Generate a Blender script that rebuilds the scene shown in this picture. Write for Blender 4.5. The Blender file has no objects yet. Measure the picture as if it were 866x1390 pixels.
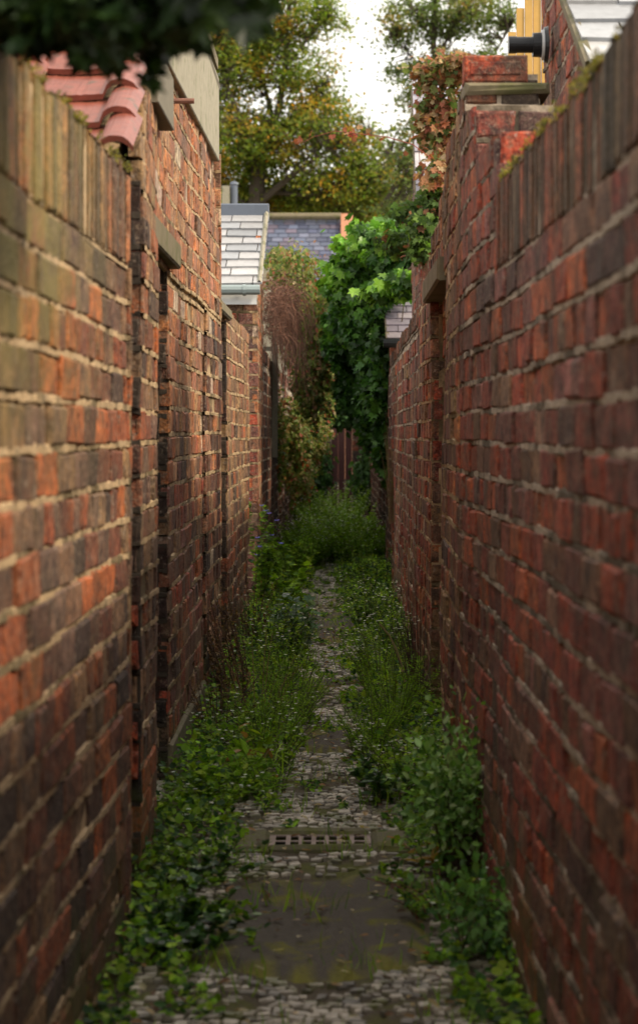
import bpy, math, random
import numpy as np
from mathutils import Vector
RNG = np.random.default_rng(7); random.seed(7)
sc = bpy.context.scene
C = sc.collection
F, VX, VY, CH = 3000.0, 455.0, 590.0, 1.2      # focal length in px, vanishing point, eye height

def at(px, py, Y):
    return np.array([(px-VX)/F*Y, Y, CH+(VY-py)/F*Y])

# ------------------------------------------------------------------ materials
def srgb(h): return tuple(h)+(1.0,)
def newmat(name):
    m = bpy.data.materials.new(name); m.use_nodes = True
    nt = m.node_tree; nt.nodes.clear()
    out = nt.nodes.new('ShaderNodeOutputMaterial')
    return m, nt, out
def node(nt, t, **kw):
    n = nt.nodes.new(t)
    for k, v in kw.items():
        if k in n.inputs: n.inputs[k].default_value = v
        else: setattr(n, k, v)
    return n
def noise(nt, scale, detail=4, rough=.6, vec=None, dist=0):
    n = node(nt, 'ShaderNodeTexNoise'); n.inputs['Scale'].default_value = scale
    n.inputs['Detail'].default_value = detail; n.inputs['Roughness'].default_value = rough
    n.inputs['Distortion'].default_value = dist
    if vec is not None: nt.links.new(vec, n.inputs['Vector'])
    return n.outputs['Fac']
def ramp(nt, fac, a, b, v0=0., v1=1.):
    n = node(nt, 'ShaderNodeMapRange'); n.inputs['From Min'].default_value = a; n.inputs['From Max'].default_value = b
    n.inputs['To Min'].default_value = v0; n.inputs['To Max'].default_value = v1
    nt.links.new(fac, n.inputs['Value']); return n.outputs['Result']
def math_(nt, op, a, b):
    n = node(nt, 'ShaderNodeMath'); n.operation = op
    for i, v in enumerate((a, b)):
        if isinstance(v, (int, float)): n.inputs[i].default_value = v
        else: nt.links.new(v, n.inputs[i])
    return n.outputs[0]
def mix(nt, fac, a, b, mode='MIX'):
    n = node(nt, 'ShaderNodeMix'); n.data_type = 'RGBA'; n.blend_type = mode
    for idx, v in ((0, fac), (6, a), (7, b)):
        if isinstance(v, (int, float)): n.inputs[idx].default_value = v
        elif isinstance(v, tuple): n.inputs[idx].default_value = v if len(v) == 4 else v+(1,)
        else: nt.links.new(v, n.inputs[idx])
    return n.outputs[2]
def pos(nt):
    g = node(nt, 'ShaderNodeNewGeometry'); s = node(nt, 'ShaderNodeSeparateXYZ')
    nt.links.new(g.outputs['Position'], s.inputs[0])
    return g.outputs['Position'], s.outputs
def bump(nt, h, strength, dist):
    b = node(nt, 'ShaderNodeBump'); b.inputs['Strength'].default_value = strength; b.inputs['Distance'].default_value = dist
    nt.links.new(h, b.inputs['Height']); return b.outputs['Normal']
def attr(nt):
    a = node(nt, 'ShaderNodeAttribute'); a.attribute_name = 'tint'; return a.outputs['Color']

def brick_mat(name, moss_lo=.55, stain=(.055,.04,.03), bloom=.5, lichen=0., soot_shade=0.):
    m, nt, out = newmat(name); L = nt.links
    p, xyz = pos(nt); c = attr(nt)
    n1 = noise(nt, 55, 6, .7, p); n2 = noise(nt, 7, 5, .65, p, .6); n3 = noise(nt, 2.3, 4, .6, p, 1.)
    n4 = noise(nt, 160, 3, .6, p); n5 = noise(nt, 26, 6, .8, p, .3); n6 = noise(nt, 41, 5, .75, p, .2)
    c = mix(nt, ramp(nt, n1, .3, .72, 0, .75), mix(nt, 1., c, (.55,.5,.5), 'MULTIPLY'), mix(nt, 1., c, (1.3,1.25,1.15), 'MULTIPLY'))
    c = mix(nt, ramp(nt, n5, .40, .60, 0, 1), mix(nt, 1., c, (.30,.27,.30), 'MULTIPLY'), mix(nt, 1., c, (1.5,1.42,1.3), 'MULTIPLY'))
    c = mix(nt, ramp(nt, n6, .56, .66, 0, .75), c, (.045,.036,.036))
    c = mix(nt, ramp(nt, n2, .48, .66, 0, .72), c, stain)
    c = mix(nt, ramp(nt, noise(nt, 45, 5, .8, p, .2), .52, .66, 0, bloom*.95), c, (.34,.25,.17))
    c = mix(nt, ramp(nt, noise(nt, 19, 5, .7, p, .3), .6, .72, 0, bloom), c, (.42,.35,.27))
    c = mix(nt, ramp(nt, noise(nt, 30, 5, .75, p, .3), .64, .7, 0, bloom*.9), c, (.5,.47,.44))
    c = mix(nt, ramp(nt, noise(nt, 62, 5, .8, p, .2), .57, .68, 0, .75), c, (.40,.31,.24))
    c = mix(nt, ramp(nt, noise(nt, 52, 5, .8, p, .5), .56, .66, 0, .8), c, (.035,.028,.028))
    if soot_shade:
        sf = math_(nt, 'MULTIPLY', ramp(nt, noise(nt, 2.6, 6, .7, p, 1.2), .46, .60, 0, soot_shade), ramp(nt, n1, .25, .6, .5, 1))
        sf = math_(nt, 'MULTIPLY', sf, ramp(nt, xyz[2], .5, 1.5, .3, 1))
        c = mix(nt, sf, c, mix(nt, n5, (.03,.022,.017), (.10,.07,.045)))
    # moss and algae with an outline of their own
    mz = math_(nt, 'ADD', ramp(nt, xyz[2], .02, moss_lo, 1, 0), math_(nt, 'MULTIPLY', math_(nt, 'SUBTRACT', n3, .5), 3.2))
    mf = math_(nt, 'MULTIPLY', ramp(nt, mz, .45, 1.1, 0, .8), ramp(nt, n1, .3, .55, .25, 1))
    mf = math_(nt, 'MULTIPLY', mf, ramp(nt, xyz[2], .3, 1.1, 1, .25))
    c = mix(nt, mf, c, mix(nt, n1, (.035,.05,.012), (.11,.12,.03)))
    if lichen:
        lf = math_(nt, 'MULTIPLY', ramp(nt, xyz[2], 1.0, 1.5, 0, 1), ramp(nt, noise(nt, 3.1, 5, .65, p, .5), .36, .56, 0, lichen))
        yf = math_(nt, 'MULTIPLY', lf, ramp(nt, xyz[1], 5.0, 3.7, .08, 1))
        c = mix(nt, yf, c, mix(nt, n1, (.13,.11,.03), (.36,.30,.10)))
        lf = math_(nt, 'MULTIPLY', ramp(nt, xyz[2], 1.5, 1.82, 0, 1), ramp(nt, noise(nt, 14, 5, .6, p, .5), .52, .66, 0, .5))
        c = mix(nt, lf, c, (.075,.055,.04))
    b = node(nt, 'ShaderNodeBsdfPrincipled'); L.new(c, b.inputs['Base Color']); b.inputs['Roughness'].default_value = .8
    b.inputs['Specular IOR Level'].default_value = .3
    h = math_(nt, 'ADD', n1, math_(nt, 'MULTIPLY', n4, .4))
    L.new(bump(nt, h, .9, .009), b.inputs['Normal'])
    L.new(b.outputs[0], out.inputs[0]); return m

def simple_mat(name, col, rough=.8, var=.35, scale=20, bumpd=.003, use_attr=False, spec=.4, moss=0, mossc=(.12,.13,.025), metal=0, mscale=5):
    m, nt, out = newmat(name); L = nt.links
    p, xyz = pos(nt)
    n1 = noise(nt, scale, 6, .65, p); n2 = noise(nt, mscale, 5, .65, p, .5)
    base = attr(nt) if use_attr else col+(1,)
    d = 1-var; u = 1+var
    if use_attr:
        c = mix(nt, n1, mix(nt, 1., base, (d,d,d), 'MULTIPLY'), mix(nt, 1., base, (u,u,u), 'MULTIPLY'))
    else:
        c = mix(nt, n1, tuple(x*d for x in col), tuple(min(1, x*u) for x in col))
    if moss: c = mix(nt, ramp(nt, n2, .62-moss*.25, .72-moss*.25, 0, .9), c, mix(nt, n1, tuple(x*.5 for x in mossc), mossc))
    b = node(nt, 'ShaderNodeBsdfPrincipled'); L.new(c, b.inputs['Base Color']); b.inputs['Roughness'].default_value = rough
    b.inputs['Specular IOR Level'].default_value = spec; b.inputs['Metallic'].default_value = metal
    L.new(bump(nt, n1, .7, bumpd), b.inputs['Normal'])
    L.new(b.outputs[0], out.inputs[0]); return m

def leaf_mat(name, trans=.4, rough=.42, spec=.5):
    m, nt, out = newmat(name); L = nt.links
    p, xyz = pos(nt); c = attr(nt)
    n1 = noise(nt, 60, 3, .6, p)
    c = mix(nt, n1, mix(nt, 1., c, (.7,.7,.7), 'MULTIPLY'), mix(nt, 1., c, (1.25,1.25,1.25), 'MULTIPLY'))
    b = node(nt, 'ShaderNodeBsdfPrincipled'); L.new(c, b.inputs['Base Color']); b.inputs['Roughness'].default_value = rough
    b.inputs['Specular IOR Level'].default_value = spec
    t = node(nt, 'ShaderNodeBsdfTranslucent'); L.new(mix(nt, 1., c, (1.4,1.5,.7), 'MULTIPLY'), t.inputs['Color'])
    mx = node(nt, 'ShaderNodeMixShader'); mx.inputs[0].default_value = trans
    L.new(b.outputs[0], mx.inputs[1]); L.new(t.outputs[0], mx.inputs[2]); L.new(mx.outputs[0], out.inputs[0]); return m

M = dict(
 brick=brick_mat('weathered_brick', lichen=.8),
 brick_r=brick_mat('red_brick', soot_shade=.7, bloom=.55, stain=(.05,.037,.033)),
 brick_o=brick_mat('orange_brick', bloom=.75, stain=(.10,.06,.035)),
 soldier_r=brick_mat('sooty_coping_brick', lichen=.08, bloom=.25, soot_shade=.9), brick_s=brick_mat('recess_shade_brick', bloom=.06, soot_shade=.6),  # the reveal brick carries recess shade in its near-black colour
 soldier=brick_mat('coping_brick', lichen=.75, bloom=.5),
 mortar=simple_mat('lime_mortar', (.40,.29,.17), .95, .85, 34, .010, moss=.52, mossc=(.13,.10,.05), mscale=4),
 mortar_g=simple_mat('grey_mortar', (.36,.295,.225), .95, .9, 34, .010, moss=.62, mossc=(.09,.07,.045), mscale=3),
 mortar_d=simple_mat('recess_shade_mortar', (.05,.038,.028), .95, .5, 40, .008),  # mortar darkened to carry the recess shade
 stone=simple_mat('weathered_stone', (.16,.135,.085), .9, .4, 25, .004, moss=.4, mossc=(.13,.13,.05)),
 cement=simple_mat('cement_board', (.28,.26,.20), .9, .45, 30, .003, moss=.3, mossc=(.22,.22,.13), mscale=9),
 slate=simple_mat('pale_slate', (.3,.3,.3), .42, .4, 24, .002, use_attr=True, spec=.7),
 slate_f=simple_mat('blue_slate', (.3,.3,.3), .55, .25, 4, .004, use_attr=True, spec=.5),
 tile=simple_mat('clay_pantile', (.20,.055,.035), .42, .7, 26, .004, spec=.5, moss=.22, mossc=(.10,.07,.04), mscale=14),
 lead=simple_mat('lead_ridge', (.10,.12,.16), .5, .2, 6, .002),
 white=simple_mat('white_paint', (.62,.64,.66), .5, .1, 8, .001),
 gutter=simple_mat('grey_gutter', (.22,.27,.28), .4, .15, 8, .001),
 black=simple_mat('black_plastic', (.012,.014,.018), .35, .2, 30, .0005),
 rust=simple_mat('rusty_iron', (.20,.10,.075), .8, .4, 40, .002),
 iron=simple_mat('grate_iron', (.30,.23,.20), .7, .4, 60, .001),
 dark=simple_mat('sump_shade', (.012,.011,.009), .9, .3, 20, .002),  # colour painted near black for the shade inside the sump
 wood=simple_mat('pine_boards', (.55,.34,.10), .7, .25, 9, .002),
 oldwood=simple_mat('grey_timber', (.16,.145,.11), .9, .35, 30, .003),
 door=simple_mat('green_door_paint', (.035,.05,.035), .6, .3, 20, .002),
 soil=simple_mat('soil', (.085,.068,.045), .95, .6, 60, .012, moss=.5, mossc=(.12,.13,.02), mscale=4),
 asphalt=simple_mat('old_asphalt', (.085,.072,.058), .9, .5, 70, .012, use_attr=True, moss=.30, mossc=(.20,.19,.02), mscale=6),
 cobble=simple_mat('cobble', (.3,.3,.3), .5, .35, 50, .004, use_attr=True, spec=.5, moss=.42, mossc=(.13,.14,.02), mscale=7),
 leaf=leaf_mat('leaf',.42,.55,.22), leafd=leaf_mat('tree_leaf', .5, .6, .2), gloss=leaf_mat('glossy_leaf', .3, .38, .3),
 bark=simple_mat('bark', (.075,.06,.045), .95, .4, 12, .01),
 stem=simple_mat('plant_stem', (.3,.3,.3), .8, .3, 20, .001, use_attr=True),
 petal=leaf_mat('petal', .3, .6, .2),
)

# ------------------------------------------------------------------ mesh helpers
class MB:
    def __init__(s): s.v=[]; s.f=[]; s.c=[]; s.m=[]; s.n=0; s.big=[]
    def add(s, vs, fs, col=(.3,.3,.3), mi=0):
        b = s.n; s.v.extend([tuple(map(float, q)) for q in vs]); s.c.extend([tuple(col)]*len(vs)); s.n += len(vs)
        s.f.extend([tuple(i+b for i in f) for f in fs]); s.m.extend([mi]*len(fs))
    def addnp(s, V, faces, cols):   # V (n,k,3), faces template list, cols (n,3)
        n, k = V.shape[:2]; b = s.n
        s.v.extend(map(tuple, V.reshape(-1,3).tolist())); s.c.extend(map(tuple, np.repeat(cols, k, 0).tolist())); s.n += n*k
        for f in faces:
            idx = (np.arange(n)[:,None]*k + np.array(f)[None,:] + b)
            s.f.extend(map(tuple, idx.tolist())); s.m.extend([0]*n)
    def build(s, name, mats, parent=None, smooth=False):
        me = bpy.data.meshes.new(name); me.from_pydata(s.v, [], s.f); 
        if not isinstance(mats, (list, tuple)): mats = [mats]
        for q in mats: me.materials.append(q)
        me.polygons.foreach_set('material_index', s.m)
        a = me.color_attributes.new('tint', 'FLOAT_COLOR', 'POINT')
        ca = np.ones((len(s.c), 4), dtype=np.float32); ca[:,:3] = np.array(s.c).reshape(-1,3) if s.c else 0
        a.data.foreach_set('color', ca.ravel())
        if smooth: me.polygons.foreach_set('use_smooth', [True]*len(me.polygons))
        me.update()
        o = bpy.data.objects.new(name, me); C.objects.link(o)
        if parent: o.parent = parent; o.matrix_parent_inverse.identity(); o.location = -parent.location if parent.parent is None else (0,0,0)
        return o
def thing(name, label, cat, loc=(0,0,0), group=None):
    o = bpy.data.objects.new(name, None); C.objects.link(o); o.location = loc; o.empty_display_size = .1
    o['label'] = label; o['category'] = cat
    if group: o['group'] = group
    return o
def tag(o, label, cat, group=None):
    o['label'] = label; o['category'] = cat
    if group: o['group'] = group
    return o
def struct(o, kind='structure'): o['kind'] = kind; return o

def box(mb, x0,x1,y0,y1,z0,z1, col=(.3,.3,.3), mi=0):
    mb.add([(x0,y0,z0),(x1,y0,z0),(x1,y1,z0),(x0,y1,z0),(x0,y0,z1),(x1,y0,z1),(x1,y1,z1),(x0,y1,z1)],
           [(0,3,2,1),(4,5,6,7),(0,1,5,4),(1,2,6,5),(2,3,7,6),(3,0,4,7)], col, mi)
def block(mb, o, u, v, n, lu, lv, df, db, bev, jit, col, mi=0):
    """worn block: corner o, axes u,v, outward n; front ring chamfered"""
    o=np.asarray(o,float); pts=[]
    cs=[(0,0),(lu,0),(lu,lv),(0,lv)]
    J=[(random.uniform(-jit,jit), random.uniform(-jit,jit)) for _ in cs]
    for (a,b),(ja,jb) in zip(cs,J): pts.append(o+u*(a+ja)+v*(b+jb)-n*db)
    for (a,b),(ja,jb) in zip(cs,J): pts.append(o+u*(a+ja)+v*(b+jb)+n*(df-bev))
    for (a,b),(ja,jb) in zip(cs,J):
        sa = 1 if a==0 else -1; sb = 1 if b==0 else -1
        pts.append(o+u*(a+ja+sa*bev*random.uniform(.7,1.5))+v*(b+jb+sb*bev*random.uniform(.7,1.5))+n*(df+random.uniform(-jit,jit)*.6))
    fs=[(8,9,10,11)]
    for i in range(4):
        j=(i+1)%4; fs.append((i,j,4+j,4+i)); fs.append((4+i,4+j,8+j,8+i))
    mb.add(pts, fs, col, mi)

PAL = {
 'mix': [((.34,.11,.05),5),((.50,.16,.06),4),((.22,.085,.055),5),((.15,.08,.06),5),((.085,.06,.055),3),((.25,.16,.10),4),((.34,.21,.12),3),((.20,.13,.10),3)],
 'red': [((.42,.09,.05),6),((.52,.15,.07),4),((.32,.08,.06),5),((.22,.085,.075),4),((.12,.07,.07),2),((.34,.14,.13),2.5),((.24,.13,.09),3),((.32,.20,.14),1.5)],
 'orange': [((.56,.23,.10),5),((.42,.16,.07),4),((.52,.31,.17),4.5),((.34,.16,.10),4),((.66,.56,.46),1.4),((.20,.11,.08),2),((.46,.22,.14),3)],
 'tan': [((.38,.26,.14),5),((.40,.21,.11),3),((.28,.17,.10),4),((.20,.12,.08),2),((.34,.12,.07),2)],
 'soot_shade': [((.035,.022,.02),5),((.06,.028,.022),3),((.02,.017,.018),4),((.10,.035,.025),1.5)],  # near-black tones that paint the shade of wall recesses
 'sold': [((.34,.17,.08),5),((.48,.19,.09),5),((.18,.09,.055),4),((.09,.06,.045),3),((.42,.30,.14),3),((.34,.09,.045),3)],
 'soldr': [((.20,.10,.06),5),((.30,.10,.06),4),((.10,.06,.04),5),((.05,.04,.035),4),((.22,.16,.10),2)],
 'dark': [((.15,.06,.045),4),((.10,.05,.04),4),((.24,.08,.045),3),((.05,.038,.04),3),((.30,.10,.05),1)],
}
def pick(pal):
    p = PAL[pal]; c = random.choices([q[0] for q in p], [q[1] for q in p])[0]
    k = random.uniform(.8,1.2); return tuple(x*k*random.uniform(.94,1.06) for x in c)
CO = .086
def wob(a, z): return .006*math.sin(a*1.7+z*2.1)+.004*math.sin(a*4.3-z*3.7+1.)+.003*math.sin(z*9+a*2)
def brick_face(mb, A, B, z0, top, pal='mix', side=1, lean=None, bond=4, phase=0, wobk=1., palf=None, jit=.0025, proud=0., rowh=CO):
    """A,B: (x,y) ends; side=+1 -> outward normal is to the right of A->B"""
    A=np.array([A[0],A[1],0.]); B=np.array([B[0],B[1],0.]); D=B-A; Ln=np.linalg.norm(D); u=D/Ln
    n=np.array([u[1],-u[0],0.])*side; v=np.array([0,0,1.])
    topf = top if callable(top) else (lambda s: top)
    def off(s, z):
        w = wob(A[1]+u[1]*s, z)*wobk + proud
        if lean: w += lean(z)
        return w
    i=0; z=z0; mx=max(topf(s) for s in np.linspace(0,Ln,40))
    drift=0
    while z+.05 < mx:
        header = (i+phase)%bond==0
        lu = .1125 if header else .232
        s = -(lu*.5 if (i+phase)%2 else 0) - random.uniform(0,.012)
        if header: s -= .05
        while s < Ln:
            l = lu + random.uniform(-.006,.006)
            a=max(0.,s); b=min(Ln,s+l)
            if b-a>.03 and z+rowh*.6 < topf((a+b)/2):
                g=random.uniform(.006,.013)
                zz=z+.005+random.uniform(-.002,.002)+.004*math.sin(a*.9+i)
                h=rowh-random.uniform(.008,.013)
                d=random.uniform(-.003,.003) if random.random()>.06 else -.007
                o=A+u*(a+(g/2 if a>0 else 0.001))+v*zz+n*off(a,zz)
                ll=b-a-(g if b<Ln else g/2)
                pl = palf((a+b)/2, zz) if palf else pal
                block(mb,o,u,v,n,ll,h,d,.035,random.uniform(.003,.007),jit*1.6,pick(pl),0)
            s += l
        z += rowh; i+=1
    # mortar bed: rough grid just behind the faces
    ns=max(2,int(Ln/.035)); nz=max(2,int((mx-z0)/.03))
    ns=min(ns,700)
    vs=[];fs=[];idx={}
    for a in range(ns+1):
        s=Ln*a/ns; t=topf(s)
        for b in range(nz+1):
            zz=z0+(t-.004-z0)*b/nz
            e = 0 if a in (0,ns) else random.uniform(-.004,.0035)
            vs.append(A+u*s+v*zz+n*(off(s,zz)-.010+e*.6))
    for a in range(ns):
        for b in range(nz):
            q=a*(nz+1)+b; f=(q,q+nz+1,q+nz+2,q+1); fs.append(f if side==1 else f[::-1])
    mb.add(vs,fs,(.3,.3,.3),1)
    # bed joints: rough pointed strips nearly flush with the brick faces
    zr=z0; ri=0
    nsb=max(2,min(900,int(Ln/.02)))
    while zr<mx-.02:
        run=[]; 
        for a in range(nsb+1):
            sx=Ln*a/nsb
            if zr<topf(sx)-.015:
                zc_=zr+.0045+.004*math.sin((sx+.05)*.9+ri)-.004+random.uniform(-.002,.002); hj=random.uniform(.004,.0095)
                e=0 if a in (0,nsb) else (random.uniform(-.003,.0012) if random.random()>.10 else -.008)
                b_=A+u*sx; o_=off(sx,zr)
                run.append([b_+v*(zc_-hj-.003)+n*(o_-.012),b_+v*(zc_-hj)+n*(o_+e-.001),b_+v*(zc_+hj)+n*(o_+e-.001),b_+v*(zc_+hj+.003)+n*(o_-.012)])
            if (zr>=topf(sx)-.015 or a==nsb) and len(run)>1:
                V_=[p_ for r_ in run for p_ in r_]; F_=[]
                for q_ in range(len(run)-1):
                    for t_ in range(3):
                        f=(q_*4+t_,(q_+1)*4+t_,(q_+1)*4+t_+1,q_*4+t_+1); F_.append(f if side==1 else f[::-1])
                mb.add(V_,F_,(.3,.3,.3),1); run=[]
        zr+=rowh; ri+=1
def core(mb, path, th, z0, topf, side, inset=.03, steps=12):
    """wall body behind the faces along path [(x,y)..], thickness away from the alley (side=-1 left, +1 right)"""
    for (x0,y0),(x1,y1) in zip(path[:-1],path[1:]):
        k = max(1, steps if callable(topf) else 1)
        for i in range(k):
            a=i/k; b=(i+1)/k
            ya=y0+(y1-y0)*a; yb=y0+(y1-y0)*b; xa=x0+(x1-x0)*a; xb=x0+(x1-x0)*b
            ta=topf(ya+1e-4) if callable(topf) else topf; tb=topf(yb-1e-4) if callable(topf) else topf
            ta-=.006; tb-=.006
            ia=side*inset; it=side*th
            mb.add([(xa+ia,ya,z0),(xb+ia,yb,z0),(xb+it,yb,z0),(xa+it,ya,z0),(xa+ia,ya,ta),(xb+ia,yb,tb),(xb+it,yb,tb),(xa+it,ya,ta)],
                   [(0,3,2,1),(4,5,6,7),(0,1,5,4),(1,2,6,5),(2,3,7,6),(3,0,4,7)],(.3,.3,.3),1)
def soldier(mb, A, B, z, h, side, th=.215, pal='mix', drift=0.):
    A=np.array([A[0],A[1],0.]); B=np.array([B[0],B[1],0.]); D=B-A; Ln=np.linalg.norm(D); u=D/Ln
    n=np.array([u[1],-u[0],0.])*side; v=np.array([0,0,1.]); s=0
    while s<Ln-.03:
        l=.069+random.uniform(-.004,.004); l=min(l,Ln-s)
        dz=random.uniform(-.014,.010)+drift*s; c=pick(pal); y=A[1]+u[1]*s
        o=A+u*(s+.004)+v*(z+.004)+n*(wob(y,z+.1)-.001)
        mm=A+u*s+v*(z-.006)+n*(wob(y,z+.1)-.004); mb.add([mm,mm+u*l,mm+u*l+v*(h-.015),mm+v*(h-.015)],[(0,1,2,3)],(.3,)*3,1)
        block(mb,o,u,v,n,l-.006,h+dz,random.uniform(-.004,.005),.0,.007,.003,c,0)
        # body of the brick running through the wall
        o2=o-n*th
        pts=[o2,o2+u*(l-.009),o+u*(l-.009)-n*.004,o-n*.004]; up=v*(h+dz-.004)
        mb.add([*pts,*[q+up for q in pts]],[(4,5,6,7),(0,1,5,4),(2,3,7,6),(3,0,4,7)],c,0)
        s+=l
    q=[A-n*th+v*z,B-n*th+v*z,B+n*-.022+v*z,A+n*-.022+v*z]
    mb.add([*q,*[p+v*(h-.02) for p in q]],[(4,5,6,7),(0,1,5,4),(2,3,7,6),(1,2,6,5),(3,0,4,7)],(.3,.3,.3),1)

def tube(mb, pts, r0, r1=None, k=5, col=(.1,.07,.05), mi=0, cap=False):
    pts=[np.array(p,float) for p in pts]; r1=r0 if r1 is None else r1; n=len(pts); vs=[];fs=[]
    for i,p in enumerate(pts):
        t=pts[min(i+1,n-1)]-pts[max(i-1,0)]; t=t/(np.linalg.norm(t)+1e-9)
        a=np.cross(t,[0,0,1.]) if abs(t[2])<.9 else np.cross(t,[1.,0,0]); a/=np.linalg.norm(a)+1e-9; b=np.cross(t,a)
        r=r0+(r1-r0)*i/(n-1)
        for j in range(k):
            an=2*math.pi*j/k; vs.append(p+(a*math.cos(an)+b*math.sin(an))*r)
    for i in range(n-1):
        for j in range(k):
            fs.append((i*k+j,i*k+(j+1)%k,(i+1)*k+(j+1)%k,(i+1)*k+j))
    if cap: fs.append(tuple(range(k))[::-1]); fs.append(tuple((n-1)*k+j for j in range(k)))
    mb.add(vs,fs,col,mi)

TPL = {
 'oval': (np.array([(0,0,0),(.27,.3,.07),(.24,.7,.06),(0,1,-.04),(-.24,.7,.06),(-.27,.3,.07)]), [(0,1,2,3),(0,3,4,5)]),
 'round': (np.array([(0,0,0),(.42,.2,.05),(.48,.6,.08),(0,.98,0),(-.48,.6,.08),(-.42,.2,.05)]), [(0,1,2,3),(0,3,4,5)]),
 'narrow': (np.array([(0,0,0),(.11,.4,.03),(0,1,-.1),(-.11,.4,.03)]), [(0,1,2),(0,2,3)]),
 'blade': (np.array([(-.03,0,0),(.03,0,0),(.02,.6,.05),(0,1,-.08),(-.02,.6,.05)]), [(0,1,2,4),(4,2,3)]),
 'quad': (np.array([(0,0,0),(.4,.5,.08),(0,1,0),(-.4,.5,.08)]), [(0,1,2),(0,2,3)]),
 'lobed': (np.array([(0,.38,-.05),(0,.06,0),(.26,-.04,.03),(.55,.22,.02),(.36,.4,.05),(.52,.72,.02),(.2,.68,.05),(0,1.05,-.02),(-.2,.68,.05),(-.52,.72,.02),(-.36,.4,.05),(-.55,.22,.02),(-.26,-.04,.03)]),
           [(0,i,i+1) for i in range(1,12)]+[(0,12,1)]),
}
def leaves(mb, P, T, N, S, tpl, cols):
    V,Fs=TPL[tpl]; P=np.asarray(P,float); n=len(P)
    if n==0: return
    T=T/(np.linalg.norm(T,axis=1,keepdims=True)+1e-9)
    Bv=np.cross(T,N); Bv/=np.linalg.norm(Bv,axis=1,keepdims=True)+1e-9
    N2=np.cross(Bv,T)
    S=np.broadcast_to(S,(n,))
    W=P[:,None,:]+S[:,None,None]*(V[None,:,0:1]*Bv[:,None,:]+V[None,:,1:2]*T[:,None,:]+V[None,:,2:3]*N2[:,None,:])
    mb.addnp(W,Fs,np.asarray(cols))
def rcol(n, pal, w=None, var=.25):
    pal=np.array(pal,float); w=None if w is None else np.array(w)/np.sum(w)
    c=pal[RNG.choice(len(pal),n,p=w)]
    return c*(1+RNG.uniform(-var,var,(n,1)))*(1+RNG.uniform(-.06,.06,(n,3)))
def rdir(n): d=RNG.normal(size=(n,3)); return d/np.linalg.norm(d,axis=1,keepdims=True)

# ================================================================== LEFT SIDE
def L1x(y): return -.566+.015*y
# -- near boundary wall
w=thing('brick_wall','nearest left boundary wall of weathered mixed brick with upright brick coping','wall',(-.55,2,0))
mb=MB(); A=(L1x(-1.2),-1.2); B=(L1x(5.27),5.27)
brick_face(mb,A,B,-.03,1.60,'mix',1)
brick_face(mb,B,(B[0]-.215,B[1]),-.03,1.60,'mix',-1,wobk=0)
core(mb,[A,B],.215,-.03,1.6,-1)
mb.build('brickwork',[M['brick'],M['mortar']],w)
mb=MB(); soldier(mb,A,B,1.60,.225,1,pal='sold'); mb.build('coping',[M['soldier'],M['mortar']],w)

# -- outhouse wall with door opening
def leanL(z): return 0 if z<1.87 else -.043*(z-1.87)
def topL(y):
    return float(np.interp(y,[5.27,5.81,5.83,6.2,6.6,6.9,7.0],[1.8,1.86,1.95,2.18,2.33,2.40,2.62]))
w=thing('outhouse_wall','orange lit left outhouse side wall with narrow doorway under a stone lintel','wall',(-.55,7.5,0))
P0=(-.60,5.27);P1=(-.60,5.8);P2=(-.51,5.82);P3=(-.522,6.5);P4=(-.56,7.4);P5=(-.559,9.4);P6=(-.547,9.42);P7=(-.547,10.6)
mb=MB()
brick_face(mb,P2,P3,-.03,1.75,'mix',1)
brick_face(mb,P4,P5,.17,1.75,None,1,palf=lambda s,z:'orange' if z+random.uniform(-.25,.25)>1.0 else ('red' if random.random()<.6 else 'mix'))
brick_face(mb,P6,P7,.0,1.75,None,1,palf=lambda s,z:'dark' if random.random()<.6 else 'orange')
# upper storey above lintel level, one plane P2..P7
def topseg(A,B): 
    L=math.dist(A,B); return lambda s: topL(A[1]+(B[1]-A[1])*s/L)
k1=1.86
lo=k1
for a,b in ((P2,P4),(P4,P7)):
    brick_face(mb,a,b,1.75,topseg(a,b),'orange' if a is P4 else None,1,lean=leanL,palf=(None if a is P4 else (lambda s,z:'tan' if s<.7 else 'orange')))
core(mb,[(-.60,5.27),(-.60,5.8)],.215,-.03,1.8,-1)
core(mb,[P2,P3],.3,-.03,1.8,-1); core(mb,[P4,P7],.3,-.03,1.8,-1)
core(mb,[(-.53,5.84),(-.58,7.4)],.3,1.8,lambda y:topL(y)-.03,-1,inset=.045); core(mb,[(-.585,7.4),(-.585,10.6)],.25,1.8,2.6,-1,inset=.035)
brick_face(mb,P7,(-.80,10.6),-.03,2.55,'orange',-1,wobk=0)
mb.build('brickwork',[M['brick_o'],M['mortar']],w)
mb=MB(); block(mb,(-.66,6.44,1.765),np.array([0,1.,0]),np.array([0,0,1.]),np.array([1.,0,0]),1.10,.085,.135,.0,.006,.002,(.3,)*3); box(mb,-.70,-.527,6.445,7.53,1.77,1.845)
mb.build('lintel',M['stone'],w)
mb=MB(); block(mb,(-.72,6.52,-.0),np.array([0,1.,0]),np.array([0,0,1.]),np.array([1.,0,0]),.86,.045,.17,0,.005,.002,(.3,)*3); box(mb,-.75,-.552,6.523,7.38,0,.043)
mb.build('doorstep',M['cement'],w)
mb=MB()
for i in range(6): box(mb,-.70-.004*(i%2),-.668,6.52+i*.145,6.52+i*.145+.141,.05,1.74)
dd=mb.build('door',M['door'],w)
mb=MB(); tube(mb,[(-.668,7.2,.98),(-.645,7.2,.98),(-.645,7.2,1.07),(-.668,7.2,1.07)],.006,k=6); h=mb.build('handle',M['rust'],w); 
mb=MB(); 
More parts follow.
